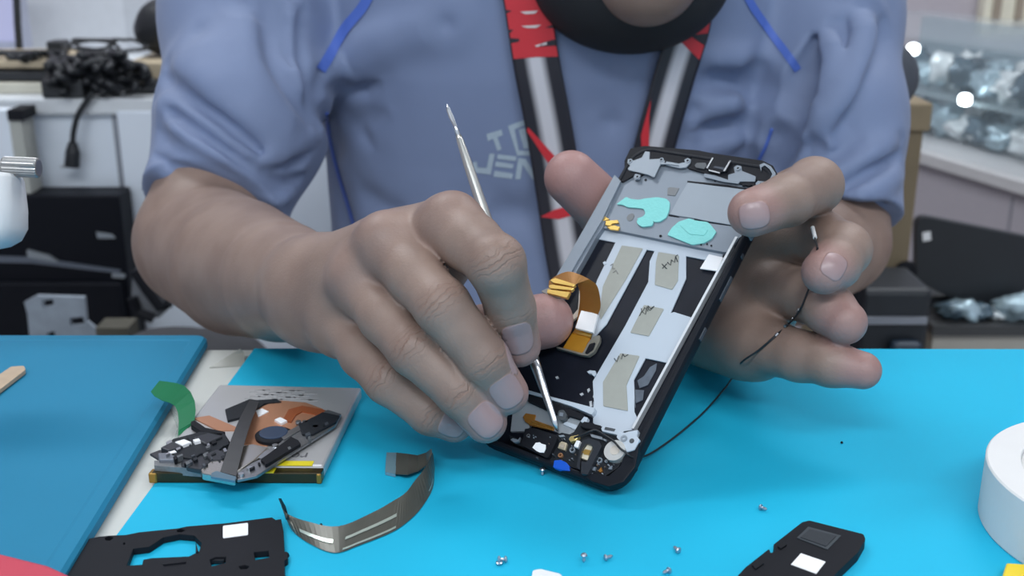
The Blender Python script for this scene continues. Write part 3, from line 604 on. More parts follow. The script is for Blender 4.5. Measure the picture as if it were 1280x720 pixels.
M_bag = mat('shiny_bag', (.42, .55, .62), .15, .35, var=.5, scale=40); M_bag2 = mat('shiny_bag_dark', (.10, .15, .19), .15, .2, var=.6, scale=40); M_bag3 = mat('shiny_bag_pale', (.80, .86, .88), .15, .1, var=.2, scale=40)
ORD = ['first', 'second', 'third', 'fourth', 'fifth', 'sixth', 'seventh', 'eighth', 'ninth', 'tenth', 'eleventh', 'twelfth', 'thirteenth', 'fourteenth']
n_ = 0
rows = [(zm + .003, .035, 'upper'), (zb, .035, 'lower')]
for zr, hh, rn in rows:
    for d_ in (.10, .20):
        for k in range(14):
            u = -.03 + k * .047 + (.02 if d_ > .15 else 0) + rng.uniform(-.008, .008); hgt = rng.uniform(.022, .036); c_ = O + dirx*u + nin*d_ + [0, 0, zr + hgt * 1.0]
            o = blob('plastic_bag', c_, (.026, .030, hgt * .80), [M_bag, M_bag2, M_bag3][(k * 2 + int(d_*10) + (rn == 'lower')) % 3], 40 + n_, sub=3, amp=.45, freq=5); n_ += 1
            tag(o, f"{['blue-grey', 'dark', 'pale'][(k * 2 + int(d_*10) + (rn == 'lower')) % 3]} shiny bag, {ORD[k]} from left, {'front' if d_ < .15 else 'rear'} row, {rn} level of display case", 'bag', f'shiny bags on the {rn} level of the display case')
# vent window high on the wall
vn = empty('wall_vent', ony(1255, 30, 2.49), 'lit cream louvre panel high on the wall at the upper right', 'vent')
a_, b_ = ony(1225, 32, 2.47), ony(1330, -30, 2.47)
MB().box((a_[0], 2.46, a_[2]), (b_[0], 2.498, b_[2])).build('frame', mat('cream_frame', (.80, .76, .62), .5), vn, bevel=.003)
for x in (1239, 1267, 1295):
    p, q = ony(x, 24, 2.46), ony(x + 15, -20, 2.46); MB().box((p[0], 2.452, p[2]), (q[0], 2.46, q[2])).build('slat', mat('vent_shadow', (.34, .28, .22), .6), vn)
# stacked cardboard carton behind the left sleeve
c0_, c1_ = ony(1060, 430, 1.16), ony(1162, 128, 1.16)
cb_ = empty('cardboard_box', ((c0_[0]+c1_[0])/2, 1.2, 0), 'tall brown cardboard box behind the man\'s left sleeve', 'box')
M_card = mat('brown_card', (.20,.155,.095), .75, var=.12, scale=25, bump=.1)
xx0, xx1 = c0_[0], c1_[0]; ztop = c1_[2]; zbx = 0
MB().box((xx0, 1.16, zbx), (xx1 - .002, 1.36, ztop - .03)).build('box_body', M_card, cb_, bevel=.003)
MB().box((xx0, 1.155, ztop - .03), (xx1 + .003, 1.37, ztop)).build('box_lid', mat('brown_card_lid', (.25,.195,.12), .7, var=.15), cb_, bevel=.003)
MB().lathe([(.012, 0), (.012, .004), (.006, .005)], 20, lambda p: np.array([ony(1132, 340, 1.155)[0], 1.157 - p[2], ony(1132, 340, 1.155)[2]]) + [p[0], 0, p[1]]).build('hand_hole', M_black, cb_)
# round chair head rest seen past the shoulder
hr = empty('office_chair', (.50, 1.05, 0), 'dark grey rounded chair back just past the man\'s left shoulder', 'chair')
cc = ony(1098, 98, 1.00); L = []
for s_ in np.linspace(-1, 1, 9): k = math.sqrt(max(0, 1 - s_*s_*.92)); L.append([cc + [.0 + .036*k*math.cos(a)*1.0, .018*s_, .034*k*math.sin(a)] for a in np.linspace(0, 2*math.pi, 24, endpoint=False)])
MB().loops(L).build('headrest', mat('chair_slate', (.07, .08, .10), .6), hr, smooth=True)
MB().tube([cc, cc + [0, .012, -.25], [cc[0] + .02, .995, .45], [cc[0] + .06, .96, .42]], .012, 10).build('back_post', M_black, hr)
MB().box((cc[0] - .01, .84, .40), (cc[0] + .20, .985, .44)).build('seat', M_dark, hr)
sc_ = np.array([cc[0] + .09, .91, 0]); MB().tube([sc_ + [0, 0, .40], sc_ + [0, 0, .03]], .02, 10).build('gas_column', M_black, hr)
for k in range(5):
    a = k * 2*math.pi/5; MB().tube([sc_ + [0, 0, .05], sc_ + [.11*math.cos(a), .11*math.sin(a), .02]], .012, 8).build('foot', M_black, hr)
# desk on the right with laptop, bags and boards
yd = 1.22; zdk = ony(1230, 408, yd)[2]
dk = empty('side_desk', (.75, yd, 0), 'pale desk at the right behind the bench, under the open laptop', 'desk')
x0_ = ony(1168, 400, yd)[0]
MB().box((x0_, yd, zdk - .012), (.80, yd + .22, zdk)).build('desktop', mat('desk_dark', (.05, .052, .055), .5), dk)
MB().box((x0_ + .004, yd + .008, 0), (.796, yd + .20, zdk - .012)).build('drawer_front', mat('desk_beige', (.42, .40, .36), .5), dk)
lt = empty('laptop', (ony(1215, 380, yd + .1)[0], yd + .1, zdk), 'open black laptop seen from behind with a small white sticker', 'laptop')
lid = [(1146,280),(1152,272),(1162,272),(1280,296),(1320,304),(1300,345),(1258,381),(1190,374),(1146,350)]
def lidp(x, y, o=0): return ony(x, y, yd + .02 + (380 - y) * .0009 * -0.6 + o)
MB().prism([ony(x, y, yd + .05) for x, y in cpx(lid, 4)], (0, .014, 0)).build('lid', mat('laptop_black', (.014, .017, .022), .5), lt, bevel=.003)
MB().box((ony(1150, 380, yd+.05)[0], yd + .065, zdk + .0005), (min(.79, ony(1300, 380, yd+.05)[0]), yd + .21, zdk + .016)).build('laptop_base', mat('laptop_black', (.014, .017, .022), .5), lt, bevel=.003)
MB().prism([ony(x, y, yd + .0495) for x, y in ((1153,291),(1163,289),(1164,300),(1154,302))], (0, .0006, 0)).build('white_sticker', M_white, lt)
for i, (x, y, r, m, lab) in enumerate(((1190, 386, .014, M_bag2, 'dark crinkled bag under the laptop, leftmost'), (1207, 384, .016, M_bag, 'silver-blue crinkled bag under the laptop, second from the left'), (1226, 388, .012, M_bag2, 'dark crinkled bag under the laptop, in the middle'), (1244, 396, .010, M_bag3, 'pale flat bag at the front edge under the laptop'), (1270, 378, .02, M_bag, 'larger silver-blue bag under the laptop, rightmost'))):
    c_ = ony(x, y, yd + .025); c_[2] = zdk + r * .8; tag(blob('parts_bag', c_, (r * 1.25, r * .9, r * .75), m, 90 + i, 3, .4, 5), lab, 'bag')
# dark boxes between the hand and the desk
zk = ony(1130, 445, 1.02)[2]
bs = empty('black_case', (ony(1120, 400, 1.05)[0], 1.09, 0), 'black equipment case behind the fingers of the left hand', 'case')
a_, b_ = ony(1070, 440, 1.05), ony(1168, 362, 1.05)
MB().box((a_[0], 1.05, 0), (b_[0], 1.13, b_[2])).build('case_body', mat('case_charcoal', (.014, .018, .024), .5, var=.3), bs, bevel=.006)
MB().box((a_[0] - .001, 1.045, b_[2] - .035), (b_[0] - .005, 1.05, b_[2] - .028)).build('lid_seam', M_gap, bs)
MB().box((a_[0] + .03, 1.03, .02), (b_[0] - .01, 1.0495, b_[2] - .05)).build('front_pocket', mat('case_navy', (.012, .025, .045), .5), bs, bevel=.006)
# ================================================================== THE PHONE (a frame of its own, leaning in the hand, lower edge on the mat)
PR = np.array([[.78159, .47513, -.40419], [-.6237, .58431, -.51921], [-.01052, .6579, .75303]]); PT = CAM + np.array([.04958, .45363, -.15706])
PM = Matrix([[*map(float, PR[i]), float(PT[i])] for i in range(3)] + [[0, 0, 0, 1]])
def pl_(px, py, h=0.0):                                               # photograph pixel -> point of the phone at height h over its rim plane
    r = PR.T @ ray(px, py); o = PR.T @ (CAM - PT); k = (h - o[2]) / r[2]; return o + r * k
def pworld(p): return PT + PR @ np.array(p)
phone = empty('smartphone', None, 'opened smartphone held tilted in the hand, inside of its frame showing', 'phone', M=PM)
def pprism(poly, h1, h0, mb=None):
    mb = mb or MB(); holes = isinstance(poly[0][0], (list, tuple))
    return mb.prism([[pl_(x, y, h1) for x, y in l] for l in (poly if holes else [poly])], (0, 0, h0 - h1))
def pb_(name, poly, h1, h0, m, parent=None, bevel=0, **k): return pprism(poly, h1, h0).build(name, m, parent or phone, bevel=bevel, w=False, **k)
ZA = lambda P: [(760 + x/5.3333, 165 + y/5.3333) for x, y in P]
ZB = lambda P: [(700 + x/5.3333, 270 + y/5.3333) for x, y in P]
ZC = lambda P: [(640 + x/5.3333, 380 + y/5.3333) for x, y in P]
ZD = lambda P: [(610 + x/5.3333, 490 + y/5.3333) for x, y in P]
M_frame = mat('frame_black', (.007, .009, .014), .5, var=.1, bump=.03, bscale=1500, spec=.18)
M_plate = mat('mid_plate_alloy', (.20, .235, .28), .45, .25, var=.06, scale=50)
M_platel = mat('mid_plate_light', (.26, .30, .345), .45, .2, var=.05, scale=50)
M_tray = mat('white_adhesive', (.46, .52, .59), .55, var=.03, scale=40, spec=.25)
M_beige = mat('beige_adhesive', (.31, .32, .29), .6, var=.06, scale=300)
M_bay = mat('bay_black', (.007, .009, .016), .4, var=.5, scale=80, spec=.2)
W2, L2 = .0375, .081
def rr_loop(ins, h, r=.0105, n=8):
    x, y, q = W2 - ins, L2 - ins, max(r - ins, .001); out = []
    for cx, cy, a0 in ((x-q, y-q, 0), (-x+q, y-q, 90), (-x+q, -y+q, 180), (x-q, -y+q, 270)):
        for a in np.linspace(math.radians(a0), math.radians(a0+90), n): out.append((cx + q*math.cos(a), cy + q*math.sin(a), h))
    return out
TH = .0078
MB().loops([rr_loop(.0015, -TH), rr_loop(.0003, -TH + .0012), rr_loop(0, -TH + .0026), rr_loop(0, -.0022), rr_loop(.0005, -.0007), rr_loop(.0012, -.0001), rr_loop(.0020, 0), rr_loop(.0026, -.0002), rr_loop(.0028, -.0045)]).build('outer_frame', M_frame, phone, w=False, smooth=False)
for v0, v1 in ((.012, .024), (-.008, -.002), (.034, .036)):           # keys on the side wall
    MB().box((W2 - .0002, v0, -.0050), (W2 + .0005, v1, -.0028)).build('side_key', mat('key_slate', (.05, .06, .075), .35), phone, bevel=.0002, w=False)
MB().loops([rr_loop(.0018, -TH + .0002), rr_loop(.0018, -TH - .0002)]).build('front_glass', mat('screen_black', (.01, .01, .012), .08), phone, w=False)
# bay floor, liner and rims
MB().loops([rr_loop(.0030, -.0046), rr_loop(.0030, -.0040)]).build('bay_floor', M_bay, phone, w=False)
# bright rim along the right side, silver side wall along the left
r0, r1 = pl_(922, 296, -.0006), pl_(792, 536, -.0006); n_ = np.array([.0011, 0, 0])
MB().prism([r0 - n_, r1 - n_, r1, r0], (0, 0, -.003)).build('bright_rim', mat('rim_silver', (.68, .71, .74), .35, .4), phone, w=False)
pb_('left_wall', [(770,220),(741,270),(712,320),(668,395),(652,422),(668,424),(692,388),(726,330),(745,296),(754,283),(770,240)], -.0006, -.0042, M_plate, bevel=.0003)
pb_('left_wall_lip', [(768,218),(710,320),(662,398),(650,424),(662,426),(688,386),(722,326),(752,276),(776,226)], .0004, -.003, M_plate, bevel=.0003)
# upper plate
pb_('upper_plate', ZA([(70,318),(205,290),(345,215),(480,215),(535,245),(640,275),(720,305),(790,315),(960,372),(1030,360),(1110,420),(950,700),(880,700)]) + ZB([(1130,240),(1090,240),(900,205),(640,150),(395,100),(250,72),(245,15)]) + ZA([(0,480),(10,390)]), -.0014, -.0042, M_plate, bevel=.0002)
pb_('raised_shelf', ZA([(532,335),(985,392),(840,622),(640,590),(575,575),(470,560),(412,548),(480,420)]), -.0009, -.0016, M_platel, bevel=.0002)
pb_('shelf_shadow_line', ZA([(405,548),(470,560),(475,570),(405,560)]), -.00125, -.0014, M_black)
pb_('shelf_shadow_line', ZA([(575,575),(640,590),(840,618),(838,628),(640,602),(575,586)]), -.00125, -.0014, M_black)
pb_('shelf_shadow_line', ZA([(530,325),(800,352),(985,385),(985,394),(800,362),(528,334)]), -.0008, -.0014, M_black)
# black antenna bridge across the top with silver lugs
pb_('antenna_bracket', ZA([(60,330),(110,265),(110,190),(150,110),(245,92),(600,122),(690,140),(1030,190),(1100,225),(1135,290),(1110,345),(1050,372),(1040,330),(985,318),(975,362),(890,345),(800,322),(720,300),(640,272),(535,242),(560,165),(520,185),(480,215),(340,215),(205,300),(170,290),(100,330)]), -.0004, -.0040, M_black, bevel=.0003)
pb_('silver_lug', ZA([(130,245),(148,222),(128,205),(132,182),(150,178),(170,190),(225,170),(248,128),(278,132),(275,182),(340,178),(378,190),(370,215),(345,215),(325,262),(298,300),(270,285),(200,268),(140,255)]), .0002, -.0006, M_platel, bevel=.0001)
pb_('silver_lug', ZA([(170,300),(182,278),(215,285),(212,315),(180,318)]), .0002, -.0006, M_plate)
pb_('silver_lug', ZA([(380,215),(390,195),(470,210),(512,200),(508,185),(530,172),(552,182),(548,205),(520,235),(480,240),(420,228)]), .0002, -.0006, M_platel, bevel=.0001)
pb_('silver_lug', ZA([(640,275),(720,290),(800,318),(800,285),(845,272),(838,235),(862,220),(890,228),(892,258),(985,295),(980,330),(880,330),(868,345),(760,330),(640,300)]), .0000, -.0006, M_plate, bevel=.0001)
pb_('silver_lug', ZA([(985,340),(1000,325),(1045,330),(1045,362),(1010,372),(985,362)]), .0003, -.0006, M_plate)
pb_('silver_lug', ZA([(1010,218),(1040,205),(1085,228),(1118,275),(1105,330),(1075,345),(1080,310),(1096,280),(1075,245),(1045,222),(1022,235),(1020,262)]), .0003, -.0004, M_plate)
pb_('bridge_lip', ZA([(345,205),(405,205),(470,215),(470,222),(400,214),(345,214)]), .0006, 0, M_platel)
pb_('bridge_lip', ZA([(296,298),(338,205),(352,208),(308,300)]), .0006, 0, M_platel)
pb_('camera_bracket', ZA([(655,240),(690,170),(720,165),(808,185),(822,195),(790,262),(745,268),(660,248)]), .0008, -.0004, M_black, bevel=.0002)
for P in ([(655,238),(695,170),(702,172),(664,242)], [(768,258),(812,188),(820,190),(778,262)], [(672,250),(745,268),(744,276),(670,258)]):
    pb_('bracket_edge', ZA(P), .0011, .0006, M_steel)
pb_('sensor_window', ZA([(700,236),(712,226),(778,238),(770,252)]), .0010, .0006, mat('slate_window', (.07, .08, .10), .2))
pb_('speaker_mesh', ZA([(578,222),(592,205),(650,205),(658,222),(640,245),(585,236)]), .0002, -.0004, mat('mesh_grey', (.11, .12, .13), .6, bump=.5, bscale=5000))
def disc(name, px, py, r, h1, h0, m, n=16, parent=None):
    c_ = pl_(px, py, h1); return MB().loops([[(c_[0] + r*math.cos(a), c_[1] + r*math.sin(a), z_) for a in np.linspace(0, 2*math.pi, n, endpoint=False)] for z_ in (h0, h1)]).build(name, m, parent or phone, w=False)
def ringd(name, px, py, r1, r2, h1, h0, m, n=20):
    c_ = pl_(px, py, h1); return MB().loops([[(c_[0] + r*math.cos(a), c_[1] + r*math.sin(a), z_) for a in np.linspace(0, 2*math.pi, n, endpoint=False)] for r, z_ in ((r2, h0), (r1, h0), (r1, h1), (r2, h1), (r2, h0))], False, False).build(name, m, phone, w=False)
for P in ((148,192),(355,183),(530,190),(866,240),(1018,345),(195,297)):
    q = ZA([P])[0]; disc('screw_hole', *q, .0006, .0004, .0000, M_black); ringd('screw_boss', *q, .0006, .0011, .0005, .0000, M_platel)
for P in ((250,318),(350,692),(715,322)): q = ZA([P])[0]; disc('screw_hole', *q, .0006, -.0011, -.0016, M_black)
for P in ((980,186),(1008,196),(668,130),(940,190)): q = ZB([P])[0]; disc('screw_hole', *q, .0004, -.0011, -.0016, M_black)
pb_('grey_pad', ZA([(398,372),(412,366),(474,374),(446,425),(395,418)]), -.0011, -.0016, mat('pad_grey', (.17, .18, .19), .6), bevel=.0001)
pb_('side_notch', ZA([(892,350),(905,338),(940,338),(958,352),(940,360),(915,352),(898,358)]), .0003, -.0004, M_black)
pb_('oval_hole', cpx(ZA([(122,575),(135,550),(165,540),(178,555),(162,588),(135,594)]), 2), -.0012, -.0018, mat('hole_grey', (.16, .17, .18), .6))
M_paste = mat('thermal_paste', (.19, .58, .56), .5, var=.05, scale=300, bump=.15, bscale=800)
pb_('thermal_paste', cpx(ZA([(55,482),(120,432),(150,445),(205,452),(250,442),(330,434),(390,445),(412,468),(408,520),(388,570),(345,598),(310,600),(295,588),(205,585),(190,578),(235,562),(250,540),(235,510),(190,505),(130,502),(100,485)]), 2), -.0008, -.0014, M_paste, bevel=.0002)
pb_('thermal_paste', cpx(ZA([(190,590),(210,575),(290,580),(305,600),(290,625),(225,632),(195,612)]), 2), -.0006, -.0014, M_paste, bevel=.0002)
pb_('thermal_paste', cpx(ZB([(715,125),(745,78),(790,38),(860,15),(905,30),(985,40),(1010,65),(1042,105),(1012,150),(960,180),(880,192),(800,160)]), 1.5), -.0008, -.0014, M_paste, bevel=.0002)
pb_('thermal_paste', cpx(ZB([(800,60),(905,32),(960,55),(985,95),(960,130),(860,120)]), 2), -.0006, -.0010, M_paste, bevel=.0002)
for P in ([(262,5),(300,2),(330,20),(290,32),(268,22)], [(305,30),(385,25),(392,45),(345,52),(340,65),(300,60)], [(310,72),(360,60),(400,72),(388,95),(330,88)]):
    pb_('gold_contact', ZB(P), -.0004, -.0012, M_gold, bevel=.0002)
# battery bay liners
hb = -.0034
top_band = ZB([(190,105),(255,88),(395,108),(640,155),(900,212),(1090,246),(1075,285),(960,290),(838,266),(632,234),(578,224),(372,176),(236,150),(225,158),(105,372),(60,372)])
pb_('white_liner', top_band, hb, -.0041, M_tray)
pb_('white_liner', ZB([(370,172),(578,222),(310,720)]) + ZC([(562,205),(500,330),(430,310),(440,250)]) + ZB([(245,430)]), hb, -.0041, M_tray, bevel=.0002)
pb_('white_liner', ZB([(630,232),(840,264),(840,415),(738,645),(880,680)]) + ZC([(1192,95),(1035,392),(890,360),(812,505),(820,690)]) + ZD([(975,30),(975,130),(1003,190),(990,250),(900,262),(760,255),(700,205),(702,60)]) + ZC([(548,690),(538,515),(760,135)]) + ZB([(440,720),(588,440),(598,300)]), hb, -.0041, M_tray, bevel=.0002)
pb_('white_liner', ZB([(880,678),(760,640),(738,648)]) + ZC([(880,160),(890,362),(1033,388),(1190,95)]), hb - .0001, -.0041, M_tray)
for P in (ZB([(412,196),(552,216),(440,420),(270,690),(262,660),(285,470)]), ZB([(655,240),(792,262),(786,430),(748,490),(632,458),(640,305)]), ZC([(880,6),(1012,32),(912,214),(788,190)]), ZC([(722,328),(850,346),(762,540),(772,712),(608,680),(606,520)])):
    pb_('beige_strip', cpx(P, 1.2), hb + .0003, hb - .0001, M_beige)
def scrib(pts, h=hb + .00045, w_=.00022):
    return MB().tube([pl_(x, y, h) for x, y in pts], w_, 4)
M_ink = mat('ink', (.04, .045, .05), .6)
for Z_, P in ((ZB, [(680,320),(712,352)]), (ZB, [(682,350),(712,318)]), (ZB, [(715,308),(738,328),(742,292)]), (ZB, [(742,292),(765,310),(770,268),(786,258)]), (ZB, [(770,268),(784,305)]),
              (ZC, [(862,30),(868,56),(885,22),(905,48),(910,12)]), (ZC, [(905,12),(925,30),(948,14)]), (ZC, [(682,362),(700,386),(712,345),(730,368),(738,332)]), (ZC, [(738,332),(752,350),(775,336)]), (ZB, [(530,665),(545,635),(570,655),(580,605),(600,630),(628,602)]), (ZB, [(335,330),(352,318),(350,352),(368,348)]), (ZB, [(352,378),(375,362),(385,385)])):
    scrib(Z_(P)).build('pen_mark', M_ink if Z_ is ZC or P[0][0] > 400 else mat('faint_ink', (.25, .25, .24), .6), phone, w=False)
pb_('white_label', ZB([(992,254),(1087,276),(1046,366),(933,350)]), hb + .0006, hb, M_white)
for P in ([(300,300),(285,310),(292,325),(312,318)],): pb_('white_flake', ZB(P), hb + .0002, -.004, M_tray)
pb_('white_flake', ZC([(500,450),(520,442),(555,445),(560,470),(545,482),(530,465),(510,462)]), hb + .0006, -.0042, M_tray)
for P in ([(288,486),(305,480),(312,494),(296,500)], [(500,570),(515,560),(520,575),(506,590)], [(450,600),(470,590),(478,602),(460,612)], [(515,650),(530,645),(535,680),(520,690)], [(560,610),(545,600),(538,620),(548,632)]):
    pb_('white_flake', ZC(P), -.0036, -.0042, mat('flake_grey', (.4, .43, .46), .5))
pb_('torn_film', ZC([(920,420),(965,395),(960,440),(905,540),(850,560),(835,510),(880,480)]), -.0036, -.0041, mat('film_slate', (.10, .12, .15), .25, var=.4, scale=200))
pb_('torn_film', ZC([(820,570),(880,575),(872,640),(825,660)]), -.0036, -.0041, mat('film_slate', (.10, .12, .15), .25, var=.4, scale=200))
# flex cable bent over the left side, with its connector
fl = [(757,422),(765,392),(770,370),(768,345),(756,330),(738,322),(715,318),(700,316)]
# inner/outer edge pairs with their height above the rim plane
FA = [(705,432),(716,400),(724,385),(726,368),(723,350),(713,344),(704,358),(688,356)]; FB = [(738,440),(742,408),(748,388),(751,370),(745,350),(728,346),(712,341),(690,346)]
def pstrip(pairs, th, parent, m, name): 
    L = []
    for l, r in pairs: l, r = np.array(l), np.array(r); L.append([l, r, r - [0, 0, th], l - [0, 0, th]])
    return MB().loops(L).build(name, m, parent, w=False)
Z5b = lambda P: [(660 + x/5.143, 320 + y/5.143) for x, y in P]
lo = Z5b([(228,590),(290,470),(322,380),(338,320),(338,250),(345,190),(375,152),(300,200),(255,265),(130,230)]); 
A1 = Z5b([(355,632),(415,500),(440,400),(465,330),(460,250),(440,185),(395,150)]); A0 = Z5b([(228,588),(300,470),(322,370),(332,300),(332,230),(320,185),(340,165)])
hh = [-.003, -.002, .000, .004, .009, .013, .015]
fp = spline([list(pl_(*p, h)) + list(pl_(*q, h + .0005)) for p, q, h in zip(A0, A1, hh)], 5)
fx = pstrip([(p[:3], p[3:]) for p in fp], .0002, phone, M_amber, 'display_flex')
B0 = Z5b([(340,165),(290,195),(268,250),(210,272),(130,250)]); B1 = Z5b([(395,150),(330,118),(255,100),(180,128),(135,160)])
hh2 = [.015, .0160, .0155, .0140, .0130]
fp2 = spline([list(pl_(*p, h)) + list(pl_(*q, h)) for p, q, h in zip(B0, B1, hh2)], 4)
pstrip([(p[:3], p[3:]) for p in fp2], .0002, phone, mat('flex_tan', (.40, .19, .06), .3, .35, var=.1, scale=200), 'display_flex')
for P in ([(140,155),(175,140),(305,182),(290,198),(160,172)], [(130,190),(150,182),(295,205),(278,222),(140,208)], [(125,212),(270,232),(250,268),(120,235)]):
    pb_('flex_contact', Z5b(P), .0163, .0146, M_gold, bevel=.0002)
pb_('grey_plug', Z5b([(85,225),(130,205),(235,262),(205,270),(120,248)]), .0148, .0138, mat('plug_grey', (.28, .26, .25), .4, .3))
pb_('white_label', Z5b([(342,350),(448,372),(418,492),(305,462)]), .0016, .0002, M_white)
pb_('gold_stiffener', Z5b([(305,468),(410,495),(402,522),(285,492)]), -.0008, -.0020, M_gold, bevel=.0002)
pb_('amber_base', Z5b([(285,492),(400,520),(350,632),(225,590)]), -.0016, -.0030, mat('amber_gold', (.60, .30, .03), .25, .5, var=.25, scale=150))
pb_('connector_cover', cpx(Z5b([(415,520),(462,508),(462,545),(425,615),(385,642),(345,636),(180,590),(190,582),(350,625),(385,560)]), 2), -.0012, -.0030, mat('cover_steel', (.38, .37, .32), .35, .7))
pb_('dark_pad', cpx(Z5b([(395,565),(435,555),(420,600),(380,630),(365,625)]), 2), -.0009, -.0014, M_black)
pb_('flex_lead', ZB([(130,470),(140,470),(150,560),(130,660),(80,700),(60,690),(120,620)]), -.003, -.004, mat('pale_lead', (.55, .48, .40), .4))
# faint maker print on the flex: short cream dashes
mb = MB()
for k in range(7):
    x, y = 400 + (k % 3) * 14, 215 + k * 20; pprism(Z5b([(x, y), (x + 7, y + 2), (x + 9, y + 14), (x + 2, y + 12)]), .0068 - .0012*abs(k - 1), .0064 - .0012*abs(k - 1), mb)
# lower crossbar and lower boards
pb_('cross_bar', ZC([(110,575),(240,612),(550,692)]) + ZD([(705,132),(690,150),(560,95),(425,52),(270,10),(200,-20)]), -.0006, -.004, M_tray, bevel=.0002)
pb_('lower_pan', ZD([(180,0),(420,70),(640,165),(600,250),(540,285),(470,275),(445,262),(290,215),(250,262),(150,262)]), -.0026, -.0041, mat('lower_pan_grey', (.36, .40, .44), .4, .3))
pb_('black_gasket', ZD([(270,10),(420,60),(640,150),(640,190),(540,160),(520,175),(470,155),(265,62)]), -.0010, -.0026, M_black, bevel=.0003)
pb_('gasket_lug', cpx(ZD([(462,160),(470,122),(505,118),(525,150),(512,185),(480,190)]), 2), .0002, -.002, mat('slate_lug', (.06, .07, .08), .4), bevel=.0003)
pb_('lug_face', ZD([(478,135),(502,138),(498,162),(474,158)]), .0004, 0, M_plate)
pb_('grey_ledge', ZD([(520,195),(640,240),(610,262),(500,215)]), -.0020, -.003, M_tray)
pb_('bronze_flex', ZD([(232,165),(250,140),(318,152),(310,185),(440,232),(435,258),(280,222),(245,195)]), -.0018, -.0026, M_amber, bevel=.0002)
pb_('gold_trace', ZD([(290,190),(440,235),(438,242),(288,198)]), -.0016, -.002, M_gold); pb_('gold_trace', ZD([(268,200),(430,250),(428,256),(266,208)]), -.0016, -.002, M_gold)
pb_('sub_board', ZD([(140,285),(180,300),(225,330),(245,245),(300,238),(450,285),(490,270),(560,285),(620,185),(760,230),(870,300),(920,400),(870,500),(780,560),(620,520),(420,460),(300,400),(150,330)]), -.0012, -.0040, M_black2, bevel=.0002)
sb = pb_('earpiece_module', cpx(ZD([(218,335),(250,255),(275,240),(450,285),(462,310),(405,430),(390,440),(225,355)]), 2), .0010, -.0014, M_black, bevel=.0004)
pb_('white_pad', ZD([(296,370),(318,338),(345,335),(358,345),(384,352),(384,378),(372,404),(345,402),(322,392)]), .0013, .0008, M_white)
ringd('module_mark', *ZD([(268,290)])[0], .0005, .0008, .0012, .0009, mat('slate_line', (.12, .13, .14), .5))
pb_('side_clip', ZD([(150,318),(165,308),(200,318),(214,300),(205,330),(175,335)]), .0004, -.001, M_platel)
pb_('gold_square', ZD([(475,340),(490,328),(526,340),(512,388),(464,372)]), .0004, -.0012, mat('pale_gold', (.68, .58, .42), .35, .6), bevel=.0002)
pb_('gold_square', ZD([(486,348),(512,352),(505,374),(478,366)]), .0006, .0002, mat('tan_chip', (.42, .35, .28), .4))
pb_('silver_chip', ZD([(570,360),(590,320),(616,326),(598,372)]), .0006, -.0012, M_white, bevel=.0002)
ringd('pad_ring', *ZD([(561,385)])[0], .0007, .0012, -.0004, -.0012, M_platel)
ringd('pad_ring', *ZD([(742,454)])[0], .0007, .0012, -.0004, -.0012, M_platel)
ringd('pad_ring', *ZD([(786,460)])[0], .0003, .0006, -.0004, -.0012, M_platel)
for P in ([(470,290),(505,285),(512,296),(478,300)], [(735,525),(755,500),(762,528),(748,535)], [(810,500),(828,490),(825,515),(800,512)], [(690,500),(720,500),(712,525),(690,518)], [(770,310),(790,318),(782,328),(765,318)], [(680,278),(760,300),(765,318),(690,300)]):
    pb_('tiny_part', ZD(P), -.0002, -.0012, [M_plate, M_white, M_platel, M_amber, M_plate, mat('brown_part', (.12, .09, .07), .5)][int(P[0][0]) % 6])
rq = np.random.default_rng(5)
for k in range(34):
    X, Y = (rq.uniform(455, 580), rq.uniform(300, 470)) if k < 14 else ((rq.uniform(690, 860), rq.uniform(440, 545)) if k < 24 else (rq.uniform(235, 440), rq.uniform(275, 300) + (rq.uniform(0, 150) if k % 2 else 0)))
    a_ = rq.uniform(5, 13); pb_('tiny_part', ZD([(X, Y), (X + a_, Y + a_*.35), (X + a_*.8, Y + a_*.35 + 7), (X - a_*.2, Y + 7)]), -.0004 if k < 24 else .0012, -.0012, [M_plate, mat('part_slate', (.06, .065, .075), .4), M_platel, mat('brown_part', (.12, .09, .07), .5)][k % 4])
pb_('blue_seal', ZD([(432,500),(440,455),(480,450),(520,468),(540,490),(545,525),(470,515)]), .0003, -.003, mat('blue_rubber', (.005, .09, .55), .4), bevel=.0003)
ringd('copper_ring', *ZD([(482,420)])[0], .0005, .0010, .0001, -.001, mat('copper_dot', (.6, .3, .15), .3, .6))
pb_('usb_arch', cpx(ZD([(590,500),(612,370),(630,325),(672,308),(742,330),(758,360),(740,395),(700,470),(665,550),(620,545),(622,460),(655,470),(702,382),(690,352),(655,342),(632,372),(612,440),(612,520)]), 1), .0018, -.003, mat('arch_slate', (.022, .026, .034), .35, spec=.4), bevel=.0004)
pb_('usb_shell', ZD([(615,415),(655,342),(700,352),(662,455),(620,440)]), .0004, -.003, mat('cream_shell', (.72, .66, .52), .35, .2), bevel=.0002)
pb_('usb_gold', ZD([(632,400),(646,380),(684,388),(672,420),(640,415)]), .0007, .0003, M_gold)
cx_, cy_ = ZD([(843,388)])[0]
disc('vibration_motor', cx_, cy_, .0044, .0016, -.003, mat('motor_silver', (.72, .72, .70), .3, .5), 32); disc('motor_label', cx_ + .3, cy_, .0020, .0018, .0015, mat('motor_print', (.55, .50, .44), .5), 20)
pb_('corner_frame', ZD([(905,425),(1000,300),(1012,310),(1000,400),(980,500),(900,600),(800,630),(700,600),(640,560),(700,540),(800,560),(880,490)]), .0004, -.003, M_frame, bevel=.0004)
wb = pb_('white_bracket', ZD([(855,300),(868,262),(905,272),(935,262),(1000,250),(992,295),(1012,318),(975,385),(925,400),(900,350),(880,330)]), .0010, -.002, M_tray, bevel=.0003)
